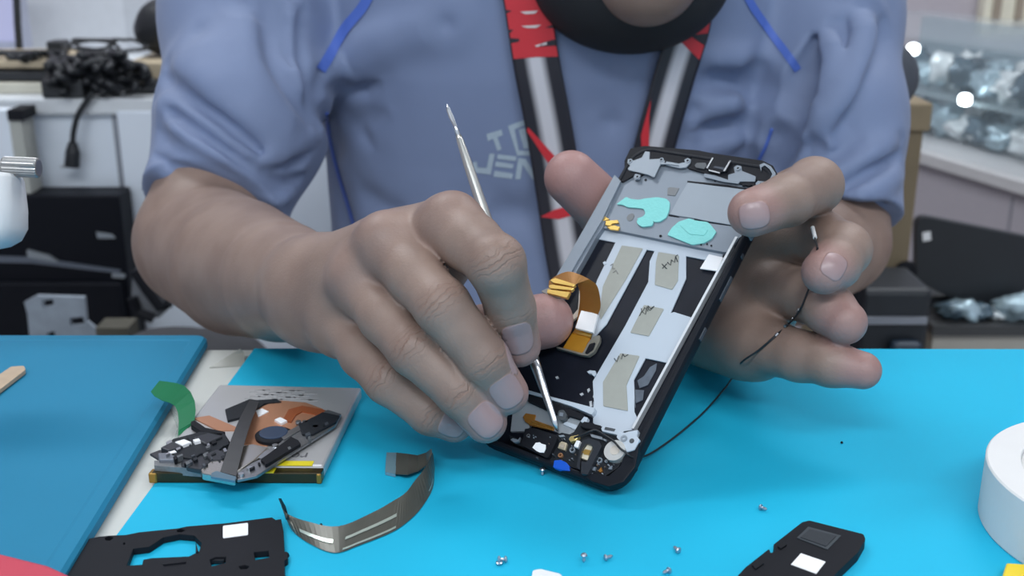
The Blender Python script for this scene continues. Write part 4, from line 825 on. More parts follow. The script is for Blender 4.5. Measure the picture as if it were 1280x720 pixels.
ringd('bracket_boss', *ZD([(905,308)])[0], .0006, .0014, .0014, .0008, M_platel); disc('bracket_hole', *ZD([(958,325)])[0], .0010, .0012, .0008, mat('slate_hole', (.06, .07, .08), .4))
pb_('white_bracket', ZD([(752,240),(770,225),(850,240),(905,262),(880,300),(850,282),(760,262)]), .0002, -.002, M_tray, bevel=.0002)
pb_('bracket_hole', ZD([(782,232),(850,246),(840,262),(775,250)]), .0004, 0, mat('slate_hole', (.06, .07, .08), .4))
pb_('white_bracket', ZD([(615,195),(640,162),(665,170),(650,215)]), .0004, -.002, M_tray, bevel=.0002)
pb_('black_block', ZD([(610,225),(640,195),(755,225),(742,255),(700,250),(640,240)]), .0010, -.002, M_black, bevel=.0003)
pb_('gold_plug', ZD([(538,315),(548,295),(605,284),(608,296),(580,322),(548,330)]), .0012, -.001, mat('plug_gold', (.80, .62, .25), .3, .7), bevel=.0002)
# thin coax: inside the phone, out over the corner, along the mat and up over the fingers
def antenna(pts_world):
    mb = MB().tube(pts_world, .00045, 6); mb.v = [tuple(PR.T @ (np.array(p) - PT)) for p in mb.v]; return mb.build('antenna_cable', M_cable, phone, smooth=True, w=False)
coax = [pworld(pl_(*q, h)) for q, h in zip(ZD([(575,305),(620,288),(680,262),(720,255),(780,290),(840,330),(880,375),(915,400)]), (.0012, .0018, .0022, .0020, .0018, .0030, .0034, .0026))]
coax += [pworld(pl_(*ZD([(945,425)])[0], .0016)), pworld(pl_(797, 574, -.004))]
coax += [onz(800, 572, .006), onz(815, 566, .004), onz(845, 545, .003), onz(880, 515, .003), onz(908, 483, .006)]
antenna(spline(coax, 5))
# ================================================================== THE PERSON
def J(*a): return [(at(x, y, d), r) for x, y, d, r in a]
# right hand (on the left of the picture): back of the hand to the camera, fingers closing on a metal pick
RH = {'index': J((562,286,.452,.0135), (590,304,.436,.0116), (620,329,.421,.0109), (638,386,.436,.0095), (649,432,.4475,.0087)),
      'middle': J((484,308,.460,.0130), (518,345,.442,.0110), (553,383,.428,.0107), (606,450,.430,.0094), (633,491,.438,.0087)),
      'ring': J((450,352,.470,.0125), (482,397,.450,.0105), (517,437,.438,.0100), (575,492,.435,.0088), (607,527,.440,.0085)),
      'pinky': J((430,402,.485,.0122), (456,442,.467,.0104), (486,475,.454,.0097), (538,517,.451,.0083), (568,530,.456,.0075))}
RT = J((470,390,.505,.016), (560,425,.490,.0130), (635,410,.484,.0122), (682,401,.484,.0120))
RP = [J((402,366,.515,.0205), (484,314,.466,.0138)), J((402,366,.515,.0205), (554,292,.460,.0135)), J((402,366,.515,.0205), (452,356,.474,.0135)), J((402,366,.515,.0205), (428,404,.490,.0140)),
      J((402,370,.52,.020), (520,405,.498,.0150)), J((486,322,.474,.0135), (548,304,.468,.0130)), J((440,392,.49,.0150), (540,330,.475,.0145))]
# left hand (on the right of the picture): palm to the camera behind the phone
LH = {'index': J((955,262,.525,.0140), (1000,243,.512,.0125), (1018,232,.492,.0122), (985,250,.468,.0108), (940,266,.452,.0098)),
      'middle': J((975,308,.520,.0135), (1025,298,.500,.0125), (1054,312,.478,.0115), (1044,330,.462,.0102), (1030,340,.456,.0092)),
      'ring': J((975,362,.510,.0130), (1012,370,.488,.0116), (1036,386,.470,.0106), (1056,403,.462,.0092)),
      'pinky': J((955,432,.500,.0130), (1000,445,.480,.0108), (1040,455,.468,.0094), (1078,463,.462,.0078))}
LT = J((868,372,.570,.0190), (810,320,.558,.0150), (762,268,.545,.0138), (714,222,.535,.0130))
LP = [J((872,380,.575,.022), (945,278,.530,.0150)), J((872,380,.575,.022), (968,315,.525,.0150)), J((872,380,.575,.022), (965,368,.518,.0150)), J((874,394,.562,.020), (945,432,.508,.0150)),
      J((888,402,.542,.020), (930,420,.520,.0170)), J((890,350,.560,.018), (940,330,.535,.0150)), J((900,330,.560,.016), (945,285,.535,.0145))]
BUMP = [(at(566,275,.446), .0106), (at(481,301,.454), .0104), (at(446,345,.463), .0100), (at(402,356,.503), .0120)]
def hand(P, fingers, thumb, palm, bumps=()):
    d = None
    for (a, ra), (b, rb) in palm:
        e = cap(P, a, b, ra, rb); d = e if d is None else smin(d, e, .010)
    for c, r in bumps: d = smin(d, np.linalg.norm(P - c, axis=1) - r, .007)
    out = None
    for pts in list(fingers.values()) + [thumb]:
        f = chain(P, pts, .0030)
        g = smin(d, f, .007); out = g if out is None else smin(out, g, .0018)
    return out
def h_r(P): return hand(P, RH, RT, RP, BUMP)
def h_l(P): return hand(P, LH, LT, LP)
SR, SL = at(304, -90, .84), at(1020, -90, .86)
ARM_R = J((304,-90,.84,.046), (300,150,.758,.037), (252,300,.718,.0410)); FORE_R = J((252,306,.715,.0405), (300,334,.645,.0395), (352,352,.575,.0310), (408,364,.512,.0225))
ARM_L = J((1020,-90,.86,.042), (1050,140,.835,.024), (1056,230,.795,.031), (1044,300,.768,.0365)); FORE_L = J((1040,302,.768,.036), (990,335,.70,.036), (930,352,.63,.027), (872,382,.577,.022))
def a_r(P): return smin(chain(P, ARM_R, .01), chain(P, FORE_R, .0015), .008)
def a_l(P): return smin(chain(P, ARM_L, .01), chain(P, FORE_L, .0015), .008)
XM, YM = .029, .865
CH = at(808, -38, .690); HC = np.array([.060, .815, 1.075])
def trunk(P):
    d = cap(P, np.array([XM, YM + .01, .52]), np.array([XM, YM, .92]), .075, .075)
    d = smin(d, cap(P, np.array([XM, YM, .95]), SR, .045, .042), .02); d = smin(d, cap(P, np.array([XM, YM, .95]), SL, .045, .042), .02)
    d = smin(d, cap(P, np.array([XM, YM - .01, .95]), HC + [-.004, .01, -.05], .052, .050), .02)
    d = smin(d, ell(P, HC, (.074, .092, .088)), .02)
    d = smin(d, cap(P, HC + [0, -.045, -.05], CH, .054, .0345), .02)
    d = smin(d, cap(P, HC + [0, -.090, -.005], HC + [0, -.106, -.035], .008, .013), .01)       # nose
    for s in (-1, 1): d = smin(d, ell(P, HC + [s*.076, .005, -.02], (.008, .018, .028)), .006)  # ears
    return d
GR = [(h_r, at(540, 400, .465), .105), (a_r, at(290, 150, .72), .30), (h_l, at(930, 340, .52), .115), (a_l, at(1000, 150, .74), .30), (trunk, np.array([.05, .85, .85]), .45)]
def body(P, act=range(5)):
    d = None
    for i in act:
        e = GR[i][0](P); d = e if d is None else smin(d, e, .010)
    return d
def near(c):
    act = [i for i, g in enumerate(GR) if np.linalg.norm(c - g[1]) < g[2] + .04]; return lambda P: body(P, act or [4])
VOX = .0012
def body_f(P):
    d = np.full(len(P), .3)
    for f, c, r in GR:
        m = np.linalg.norm(P - c, axis=1) < r + .04
        if m.any(): d[m] = smin(d[m], f(P[m]), .010)
    return d
def relax(f, V, n=1):                                                 # pull mesh vertices onto the true surface
    for _ in range(n):
        e = 4e-4; d = f(V); g = np.stack([(f(V + e * np.eye(3)[i]) - d) / e for i in range(3)], 1); gl = (g * g).sum(1)
        V = V - g * (np.clip(d, -.001, .001) / np.maximum(gl, .25))[:, None]
    return V
Vb, Fb = surface_nets(body, (-.36, .36, .50), (.36, 1.05, 1.19), VOX, groups=near); Vb = relax(body_f, Vb)
# ---- skin attributes: nails, flush, creases
nail = np.full(len(Vb), -1.0); pink = np.zeros(len(Vb)); wr = np.zeros(len(Vb)); wu = np.zeros(len(Vb))
Nb = grad(h_r, Vb[:1])
NAILS = [(h_r, RH['index'], 648, 424, .0082, .0060, None), (h_r, RH['middle'], 635, 491, .0072, .0060, None), (h_r, RH['ring'], 609, 526, .0072, .0060, None), (h_r, RH['pinky'], 566, 531, .0060, .0052, None),
         (h_l, LH['index'], 944, 270, .0060, .0054, None), (h_l, LH['middle'], 1045, 331, .0056, .0050, (-.55, .80))]
for f, ch, x, y, hl, hw, dirpx in NAILS:
    c = march(f, [(x, y)], .38, .6)[0]; n = grad(f, c[None])[0]; ax = ch[-1][0] - ch[-2][0]
    if dirpx is not None: ax = RX * dirpx[0] - UP * dirpx[1]
    ax = ax - n * (ax @ n); ax /= np.linalg.norm(ax); sd = np.cross(n, ax)
    m = np.linalg.norm(Vb - c, axis=1) < .014; q = Vb[m] - c; u, v, hgt = q @ ax, q @ sd, q @ n
    val = 1 - ((np.abs(u) / hl)**3.2 + (np.abs(v) / hw)**3.2)**(1/3.2); val[hgt < -.0065] = -1; nail[m] = np.maximum(nail[m], val)
for H_, fl_ in ((RH, 1.0), (LH, 1.0)):
    for nm, ch in H_.items():
        dt = np.linalg.norm(Vb - ch[-1][0], axis=1); pink = np.maximum(pink, np.exp(-(dt / .012)**4) * .8)
        for j in range(1, len(ch) - 1):
            if H_ is LH or (j == 1): continue
            c = ch[j][0]; ax = ch[j+1][0] - ch[j-1][0]; ax /= np.linalg.norm(ax); q = Vb - c; s = q @ ax; rad = np.linalg.norm(q - s[:, None] * ax, axis=1)
            wd = .0052 if j == 2 else .0030
            dorsal = np.clip((q @ (-FW + .3*UP)) / (rad + 1e-9), 0, 1)
            mk = np.exp(-(s / wd)**2) * (rad < ch[j][1] * 1.35) * dorsal**1.5; up_ = mk > wr; wr[up_] = mk[up_]; wu[up_] = s[up_]
for ch in (RT, LT): pink = np.maximum(pink, np.exp(-(np.linalg.norm(Vb - ch[-1][0], axis=1) / .030)**4) * .9)
for c, r in BUMP: pink = np.maximum(pink, .35 * np.exp(-(np.linalg.norm(Vb - c, axis=1) / .011)**2))
MSK = bpy.data.materials.new('skin'); MSK.use_nodes = True; nt = MSK.node_tree; bs_ = nt.nodes['Principled BSDF']
def ND(t, **k):
    n = nt.nodes.new(t)
    for a, v in k.items(): setattr(n, a, v)
    return n
def attr(n): a = ND('ShaderNodeAttribute'); a.attribute_name = n; return a.outputs['Fac']
def ramp(inp, a, b):
    r = ND('ShaderNodeMapRange'); r.interpolation_type = 'SMOOTHSTEP'; r.inputs['From Min'].default_value = a; r.inputs['From Max'].default_value = b; nt.links.new(inp, r.inputs['Value']); return r.outputs[0]
def mixc(f, a, b):
    m = ND('ShaderNodeMix', data_type='RGBA')
    for s, v in ((0, f), (6, a), (7, b)):
        if isinstance(v, tuple): m.inputs[s].default_value = (*v, 1)
        else: nt.links.new(v, m.inputs[s])
    return m.outputs[2]
def mth(op, a, b):
    m = ND('ShaderNodeMath', operation=op)
    for i, v in enumerate((a, b)):
        if isinstance(v, (int, float)): m.inputs[i].default_value = v
        else: nt.links.new(v, m.inputs[i])
    return m.outputs[0]
tc = ND('ShaderNodeTexCoord'); n1 = ND('ShaderNodeTexNoise'); n1.inputs['Scale'].default_value = 45; n1.inputs['Detail'].default_value = 5; nt.links.new(tc.outputs['Object'], n1.inputs['Vector'])
n3 = ND('ShaderNodeTexNoise'); n3.inputs['Scale'].default_value = 160; n3.inputs['Detail'].default_value = 4; nt.links.new(tc.outputs['Object'], n3.inputs['Vector'])
n2 = ND('ShaderNodeTexNoise'); n2.inputs['Scale'].default_value = 900; n2.inputs['Detail'].default_value = 3; nt.links.new(tc.outputs['Object'], n2.inputs['Vector'])
base_c = mixc(ramp(n1.outputs['Fac'], .3, .7), (.222, .150, .122), (.272, .190, .155))
base_c = mixc(attr('pink'), base_c, (.36, .200, .190))
wav = mth('SINE', mth('ADD', mth('MULTIPLY', attr('wu'), 2300), mth('MULTIPLY', n3.outputs['Fac'], 16.0)), 0)
crease = mth('MULTIPLY', attr('wr'), ramp(wav, .2, 1.0))
base_c = mixc(mth('MULTIPLY', mth('ADD', mth('MULTIPLY', attr('wr'), .25), mth('MULTIPLY', crease, .45)), 1.0), base_c, (.20, .115, .085))
nl = ramp(attr('nail'), -.01, .03)
base_c = mixc(nl, base_c, (.335, .228, .228)); nt.links.new(base_c, bs_.inputs['Base Color'])
bs_.inputs['Subsurface Weight'].default_value = .06; bs_.inputs['Subsurface Radius'].default_value = (.004, .002, .001); bs_.inputs['Subsurface Scale'].default_value = 1
rg_ = ND('ShaderNodeMapRange'); rg_.inputs['To Min'].default_value = .50; rg_.inputs['To Max'].default_value = .33; nt.links.new(nl, rg_.inputs['Value']); nt.links.new(rg_.outputs[0], bs_.inputs['Roughness'])
hgt_ = mth('ADD', mth('MULTIPLY', n2.outputs['Fac'], mth('SUBTRACT', .30, mth('MULTIPLY', nl, .28))), mth('MULTIPLY', crease, -.55)); hgt_ = mth('ADD', hgt_, mth('MULTIPLY', ramp(attr('nail'), -.06, .06), .8))
bp_ = ND('ShaderNodeBump'); bp_.inputs['Distance'].default_value = .0006; bp_.inputs['Strength'].default_value = .7; nt.links.new(hgt_, bp_.inputs['Height']); nt.links.new(bp_.outputs[0], bs_.inputs['Normal'])
person = np_mesh('person', Vb, Fb, MSK, None, {'nail': nail, 'pink': pink, 'wr': wr, 'wu': wu})
tag(person, 'person in a grey-blue t-shirt working with both hands on an opened phone', 'person')

# ------------------------------------------------------------------ clothes
SLV_R = J((304,-90,.84,.060), (312,20,.800,.0590), (306,150,.757,.0540), (266,262,.722,.0465)); SLV_L = J((1020,-90,.86,.060), (1024,20,.825,.0560), (1034,150,.795,.0510), (1046,275,.770,.0440))
def hem(P, ch, px, py, d, tilt=0):
    n = ch[-1][0] - ch[-2][0]; n = n / np.linalg.norm(n) + tilt * UP; n /= np.linalg.norm(n); return (P - at(px, py, d)) @ n
ZS = np.array([.44, .66, .74, .80, .86, .92, .97, 1.02, 1.06]); AS = np.array([.170, .170, .171, .173, .176, .168, .13, .085, .06]); BS = np.array([.115, .112, .108, .108, .112, .112, .098, .07, .05])
def shirt0(P):
    a = np.interp(P[:, 2], ZS, AS); b = np.interp(P[:, 2], ZS, BS); ux = np.abs(P[:, 0] - XM) / a; uy = np.abs(P[:, 1] - YM) / b
    m = (ux**2.5 + uy**2.5)**(1/2.5); d = (m - 1) * b * .92
    d = np.maximum(d, np.maximum(P[:, 2] - 1.0, .47 - P[:, 2]))
    d = smin(d, cap(P, np.array([XM - .05, YM, .955]), SR, .058, .060), .025); d = smin(d, cap(P, np.array([XM + .05, YM, .955]), SL, .058, .060), .025)
    s = np.maximum(chain(P, SLV_R, .02), hem(P, SLV_R, 262, 258, .722, .10)); d = smin(d, s, .012)
    s = np.maximum(chain(P, SLV_L, .02), hem(P, SLV_L, 1062, 276, .770, -.05)); d = smin(d, s, .012)
    return d
FOLDS = [  # outline in the photograph, depth (+ ridge, - valley) and width in metres
    ([(202,92),(229,113),(297,165),(352,214)], -.0065, .010), ([(210,80),(245,103),(305,148),(365,200)], .004, .012), ([(202,128),(248,165),(321,214),(366,232)], -.006, .009), ([(196,120),(240,148),(310,190),(368,222)], .004, .010),
    ([(193,159),(229,189),(303,226),(345,250)], -.0055, .008), ([(200,150),(240,178),(312,217),(350,240)], .0035, .009), ([(188,190),(225,212),(290,240)], -.004, .007), ([(186,205),(220,224),(285,248)], .003, .007),
    ([(333,-10),(336,40),(342,79),(366,120),(394,165)], -.006, .012), ([(365,-10),(370,60),(378,110),(400,150)], .005, .013), ([(382,0),(376,73),(392,140),(402,170)], -.006, .010), ([(310,0),(316,80),(345,140),(380,180)], .004, .016),
    ([(398,89),(405,137),(412,190),(420,240),(440,300)], -.007, .009),
    ([(1042,30),(1040,90),(1026,128),(995,160)], .006, .010), ([(1058,12),(1052,83),(1028,125),(972,190)], -.006, .009), ([(1075,10),(1066,90),(1040,140),(985,205)], .005, .012),
    ([(1108,12),(1098,60),(1079,104),(1037,183)], -.008, .011), ([(1090,10),(1082,70),(1060,120),(1015,180)], .005, .012), ([(1025,250),(1075,222),(1129,187)], -.005, .008), ([(1033,270),(1080,255),(1129,233)], -.004, .006), ([(1015,232),(1070,205),(1125,172)], .004, .009), ([(1040,240),(1085,240),(1128,212)], .004, .007),
    ([(985,175),(1000,185),(1040,180)], -.012, .016), ([(960,150),(965,190),(955,230)], -.014, .012), ([(985,90),(975,125),(962,150)], -.008, .010),
    ([(862,106),(900,101),(945,106),(980,124)], -.011, .013), ([(862,84),(905,80),(950,86)], .005, .012), ([(865,166),(900,158),(945,152)], -.008, .010), ([(866,138),(905,130),(955,134)], .007, .012), ([(875,182),(910,176),(950,172)], .004, .008),
    ([(332,212),(360,205),(392,188)], -.005, .006), ([(338,236),(362,230),(384,214)], -.005, .006), ([(320,196),(350,190),(398,166)], .003, .006), ([(330,250),(352,248),(372,240)], .003, .005), ([(350,0),(358,60),(372,100)], -.004, .008), ([(250,40),(262,90),(300,130)], .003, .014), ([(400,92),(430,84),(475,58)], .005, .010), ([(404,108),(440,112),(480,104)], -.004, .008), ([(415,150),(445,160),(470,190)], -.003, .007), ([(735,80),(770,84),(800,82)], -.002, .01), ([(740,150),(770,154),(790,152)], -.003, .012), ([(420,165),(450,150),(490,142)], -.003, .012), ([(412,100),(440,74),(490,48),(560,30)], .004, .014), ([(440,230),(480,262),(520,268)], -.004, .012), ([(600,262),(650,268),(690,270)], -.005, .016)]
F3 = []
for P_, amp, wd in FOLDS:
    h_ = march(shirt0, P_, .55, 1.05); F3.append((np.array(spline(h_, 3)), amp, wd, h_.mean(0), np.linalg.norm(h_ - h_.mean(0), axis=1).max() + wd * 3.2))
CAV = [(march(shirt0, [(1024,50),(1016,84),(1006,118),(996,140)], .55, 1.05) + FW * .004, np.array([.006, .0135, .015, .009])), (march(shirt0, [(990,168),(968,182),(960,205)], .55, 1.05) + FW * .006, np.array([.008, .012, .010]))]
def shirt(P):
    d = shirt0(P)
    for pl3, rr3 in CAV:                                              # the hollows at the armpit
        m = np.linalg.norm(P - pl3.mean(0), axis=1) < .12
        if m.any(): d[m] = -smin(-d[m], chain(P[m], list(zip(pl3, rr3)), .002), .005)
    for pl2, amp, wd, c, R in F3:
        m = np.linalg.norm(P - c, axis=1) < R
        if m.any():
            q = P[m]; e = polydist(q, pl2); s0 = np.linalg.norm(q - pl2[0], axis=1); s1 = np.linalg.norm(q - pl2[-1], axis=1)
            tp = np.clip(np.minimum(s0, s1) / .020, .15, 1) if len(pl2) > 2 else 1
            d[m] -= amp * (1.9 * np.exp(-(e / wd)**2) if amp > 0 else 2.9 * np.exp(-np.sqrt(e * e + 6e-7) / (wd * .5))) * tp
    return d
Vs, Fs = surface_nets(shirt, (-.36, .60, .46), (.36, 1.05, 1.06), .0023, slack=.03); Vs = relax(shirt, Vs, 1)
M_shirt = mat('grey_blue_jersey', (.165, .213, .350), .68, var=.05, scale=25, bump=.10, bscale=1400); M_shirt.node_tree.nodes['Principled BSDF'].inputs['Sheen Weight'].default_value = .10
sh_ = np_mesh('t_shirt', Vs, Fs, M_shirt, person)
def decal(polys, off, m, name, parent, sdf=shirt, th=.0004, sub=.004, d0=.55):
    """flat print laid on the cloth: outline taken as seen, cut into small cells, each corner dropped on the cloth"""
    bm = bmesh.new()
    for poly in polys:
        holes = isinstance(poly[0][0], (list, tuple)); ls = poly if holes else [poly]; pts = [p for l in ls for p in l]
        tri = tessellate_polygon([[Vector((x, y, 0)) for x, y in l] for l in ls]); vs = [bm.verts.new((x, y, 0)) for x, y in pts]
        for t_ in tri:
            try: bm.faces.new([vs[i] for i in t_])
            except ValueError: pass
    for _ in range(6):
        es = [e for e in bm.edges if e.calc_length() > sub * 1800]
        if not es: break
        bmesh.ops.subdivide_edges(bm, edges=es, cuts=1); bmesh.ops.triangulate(bm, faces=bm.faces)
    bm.verts.ensure_lookup_table(); P2 = [(v.co.x, v.co.y) for v in bm.verts]
    W_ = march(sdf, P2, d0, 1.1); N_ = grad(sdf, W_, .002); T_ = W_ + N_ * off
    for v, p in zip(bm.verts, T_): v.co = p
    bmesh.ops.recalc_face_normals(bm, faces=bm.faces)
    for f in bm.faces:
        if f.normal.dot(Vector(-FW)) < 0: f.normal_flip()
    me = bpy.data.meshes.new(name); bm.to_mesh(me); bm.free(); me.materials.append(m); me.shade_smooth()
    o = bpy.data.objects.new(name, me); COL.objects.link(o); o.parent = parent
    if parent is not None and parent.type == 'EMPTY': me.transform(Matrix.Translation(-parent.location))
    if th > .0002: sd_ = o.modifiers.new('thickness', 'SOLIDIFY'); sd_.thickness = th; sd_.offset = -1
    return o
M_lett = mat('shirt_print', (.36, .44, .52), .7, var=.12, scale=300, spec=.2)
ZL = lambda P: [(560 + x/5.143, 130 + y/5.143) for x, y in P]
decal([ZL([(248,192),(345,164),(352,200),(318,212),(345,290),(318,300),(290,222),(257,238)]), [ZL([(385,140),(520,90),(580,330),(445,330)]), ZL([(428,162),(455,298),(555,300),(520,125)])], ZL([(455,166),(520,142),(550,284),(488,286)]),
       ZL([(155,376),(184,368),(192,408),(250,410),(268,318),(300,318),(275,452),(162,440)]), ZL([(320,322),(440,336),(435,366),(316,352)]), ZL([(308,368),(422,386),(415,414),(302,400)]), ZL([(300,428),(416,446),(412,480),(292,466)]),
       ZL([(452,346),(484,350),(466,482),(432,482)]), ZL([(452,346),(500,352),(585,490),(545,485)])], .0005, M_lett, 'chest_lettering', sh_, th=.0001)
def ribbon_px(pts, w, n=4):                                           # widen a centre line (pixels) into an outline
    P = [np.array(p[:2]) for p in spline([(x, y, 0) for x, y in pts], n)]; l, r = [], []
    for i in range(len(P)):
        t_ = P[min(i+1, len(P)-1)] - P[max(i-1, 0)]; t_ = t_ / np.linalg.norm(t_); q = np.array([-t_[1], t_[0]]) * w / 2; l.append(tuple(P[i] + q)); r.append(tuple(P[i] - q))
    return l + r[::-1]
M_pipe = mat('blue_piping', (.07, .14, .50), .6, var=.1, bump=.3, bscale=1500)
decal([ribbon_px([(462,-6),(452,12),(432,36),(414,66),(400,88)], 13)], .0008, M_pipe, 'piping', sh_, th=.0001)
decal([ribbon_px([(408,140),(414,180),(424,220),(437,262),(449,306)], 4)], .0008, M_pipe, 'piping', sh_)
decal([ribbon_px([(932,-6),(945,16),(967,46),(984,68),(997,88)], 10)], .0008, M_pipe, 'piping', sh_, th=.0001)
decal([ribbon_px([(965,160),(958,180),(950,198),(944,214)], 4)], .0008, M_pipe, 'piping', sh_)
# mask pulled under the chin
MC = at(788, -36, .728)
def mask_f(P):
    d = ell(P, MC, (.0665, .056, .0530)); d = np.maximum(d, -(d + .004)); return np.maximum(d, (P - (MC + [0, 0, .018])) @ np.array([0, -.35, .94]))
Vm, Fm = surface_nets(mask_f, MC - .09, MC + .09, .002)
np_mesh('face_mask', Vm, Fm, mat('black_mask_cloth', (.012, .014, .018), .8, bump=.15, bscale=1200), person)
def hair_f(P): return np.maximum(ell(P, HC + [0, .010, .012], (.080, .094, .088)), -((P - HC - [0, -.055, .02]) @ np.array([0, .75, .66])))
Vh, Fh = surface_nets(hair_f, HC - .13, HC + .13, .004); np_mesh('hair', Vh, Fh, mat('black_hair', (.012, .010, .010), .6, bump=.6, bscale=500), person)
for s in (-1, 1):
    o_ = HC + [s*.030, -.080, .005]; MB().lathe([(.0001, .011), (.006, .0092), (.0105, .003), (.0105, -.003), (.006, -.0092), (.0001, -.011)], 16, lambda p: p + o_).build('eye', mat('eye_dark', (.05, .03, .02), .2), person, smooth=True)
# trousers and shoes
def trousers_f(P):
    d = ell(P, np.array([XM, YM + .01, .50]), (.165, .125, .085))
    for s in (-1, 1):
        k = np.array([XM + s*.13, .60, .50]); f = np.array([XM + s*.14, .62, .07]); d = smin(d, chain(P, [(np.array([XM + s*.08, YM, .49]), .078), (k, .062), (f, .052)], .02), .02)
    return d
Vt, Ft = surface_nets(trousers_f, (-.30, .50, .0), (.36, 1.05, .62), .007); np_mesh('trousers', Vt, Ft, mat('dark_denim', (.02, .025, .04), .8), person)
for s in (-1, 1):
    c_ = np.array([XM + s*.14, .585, .035]); blob('shoe', c_, (.045, .12, .034), M_black, 5, 3, amp=.03).parent = person
ws = empty('work_stool', (XM, YM + .02, 0), 'round black stool that the man sits on behind the bench', 'stool')
MB().lathe([(.17, .385), (.178, .395), (.178, .412), (.165, .420)], 40, lambda p: p + np.array([XM, YM + .02, 0])).build('seat', M_black, ws)
for k in range(4):
    a = math.pi/4 + k*math.pi/2; MB().tube([[XM + .10*math.cos(a), YM + .02 + .10*math.sin(a), .39], [XM + .17*math.cos(a), YM + .02 + .17*math.sin(a), 0]], .012, 8).build('leg', M_steel, ws)
# ------------------------------------------------------------------ lanyard
lan = empty('lanyard', at(760, 100, .76), 'black lanyard with grey stripe and red top sections around the neck', 'lanyard')
sL = [(652,-24),(658,0),(664,40),(671,85),(680,130),(690,185),(700,250),(709,310),(722,380)]; sR = [(872,-30),(862,30),(853,60),(842,95),(832,130),(822,165),(813,200),(795,270),(765,370)]
M_lan = mat('lanyard_black', (.013, .013, .022), .55, bump=.2, bscale=2500); M_lred = mat('lanyard_red', (.55, .022, .035), .55, bump=.2, bscale=2500)
MG = bpy.data.materials.new('lanyard_stripe'); MG.use_nodes = True; nt = MG.node_tree; b2 = nt.nodes['Principled BSDF']; b2.inputs['Roughness'].default_value = .5
a_ = ND('ShaderNodeAttribute'); a_.attribute_name = 'across'; cr = ND('ShaderNodeValToRGB'); e_ = cr.color_ramp.elements; e_[0].position = .24; e_[0].color = (.013, .013, .022, 1); e_[1].position = .40; e_[1].color = (.55, .55, .60, 1)
x_ = cr.color_ramp.elements.new(.58); x_.color = (.55, .55, .60, 1); x_ = cr.color_ramp.elements.new(.74); x_.color = (.013, .013, .022, 1)
nt.links.new(a_.outputs['Fac'], cr.inputs[0]); nt.links.new(cr.outputs[0], b2.inputs['Base Color'])
def strap(cl, wpx, name):
    C_ = [np.array(p[:2]) for p in spline([(x, y, 0) for x, y in cl], 6)]; n = len(C_); cols = 13; P2 = []
    for i in range(n):
        t_ = C_[min(i+1, n-1)] - C_[max(i-1, 0)]; t_ = t_/np.linalg.norm(t_); q = np.array([t_[1], -t_[0]])
        q = q if q[0] > 0 else -q
        for j in range(cols): P2.append(C_[i] + q * wpx * (j/(cols-1) - .5))
    W_ = march(shirt0, P2, .55, 1.1); W_ = W_ - FW * .006
    W3 = W_.reshape(n, cols, 3).copy()
    for _ in range(6): W3[1:-1] = (W3[:-2] + 2*W3[1:-1] + W3[2:]) / 4
    W3[:, 1:-1] = W3[:, 1:-1] * .3 + .7 * (W3[:, :1] + (W3[:, -1:] - W3[:, :1]) * np.linspace(0, 1, cols)[None, 1:-1, None])
    Fq = np.array([[i*cols+j, i*cols+j+1, (i+1)*cols+j+1, (i+1)*cols+j] for i in range(n-1) for j in range(cols-1)])
    o = np_mesh(name, W3.reshape(-1, 3) - np.array(lan.location), Fq, MG, lan, {'across': np.tile(np.linspace(0, 1, cols), n)})
    m = o.modifiers.new('thickness', 'SOLIDIFY'); m.thickness = .0012; m.offset = 0
    return o, W3, C_
oL, WL, CL = strap(sL, 58, 'strap'); oR, WR, CR_ = strap(sR, 50, 'strap')
def on_strap(polys, Wg, CLn, wpx, m, name, off=.0011):                # print on the ribbon: outlines in (across 0..1, image row)
    mb = MB(); ys = np.array([c[1] for c in CLn]); n, cols, _ = Wg.shape
    def S(u, y):
        k = np.interp(y, ys, np.arange(n)); i = int(min(k, n-2)); f = k - i; jf = np.clip(u, 0, 1) * (cols-1); j = int(min(jf, cols-2)); g = jf - j
        return (Wg[i, j]*(1-f)*(1-g) + Wg[i+1, j]*f*(1-g) + Wg[i, j+1]*(1-f)*g + Wg[i+1, j+1]*f*g) - FW*off
    for poly in polys:
        P = []
        for a, b in zip(poly, poly[1:] + poly[:1]):
            for t_ in np.linspace(0, 1, 6, endpoint=False): P.append(S(a[0]*(1-t_) + b[0]*t_, a[1]*(1-t_) + b[1]*t_))
        mb.prism(P, FW * .0004)
    return mb.build(name, m, lan)
on_strap([[(.03,-20),(.97,-20),(.97,78),(.5,74),(.03,72)]], WL, CL, 58, M_lred, 'red_section')
on_strap([[(.97,56),(.97,64),(.62,62),(.68,58)], [(.0,46),(.22,49),(.2,52),(.0,53)], [(.0,36),(.12,37),(.05,40),(.0,40)], [(.97,18),(.97,24),(.78,22)], [(.0,10),(.14,13),(.0,16)], [(.97,38),(.97,42),(.8,40)]], WL, CL, 58, M_lan, 'black_wedge', .0015)
on_strap([[(.52,60),(.78,58),(.78,61),(.55,62)], [(.3,34),(.72,36),(.6,39),(.4,37)], [(.32,16),(.70,18),(.62,21),(.42,20)]], WL, CL, 58, mat('lanyard_white', (.65, .58, .58), .5), 'white_lettering', .0015)  # white outlines of the lettering printed on the red section
on_strap([[(.02,160),(.06,156),(.62,205),(.60,222),(.45,215),(.25,190)], [(.02,268),(.35,262),(.95,258),(.9,270),(.4,274)]], WL, CL, 58, M_lred, 'red_streak', .0013)
on_strap([[(.03,-25),(.97,-25),(.97,70),(.4,56),(.03,46)]], WR, CR_, 50, M_lred, 'red_section')
on_strap([[(.97,40),(.97,52),(.55,47)]], WR, CR_, 50, M_lan, 'black_wedge', .0015)
on_strap([[(.30,34),(.55,46),(.42,46)]], WR, CR_, 50, mat('lanyard_white', (.65, .58, .58), .5), 'white_lettering', .0015)
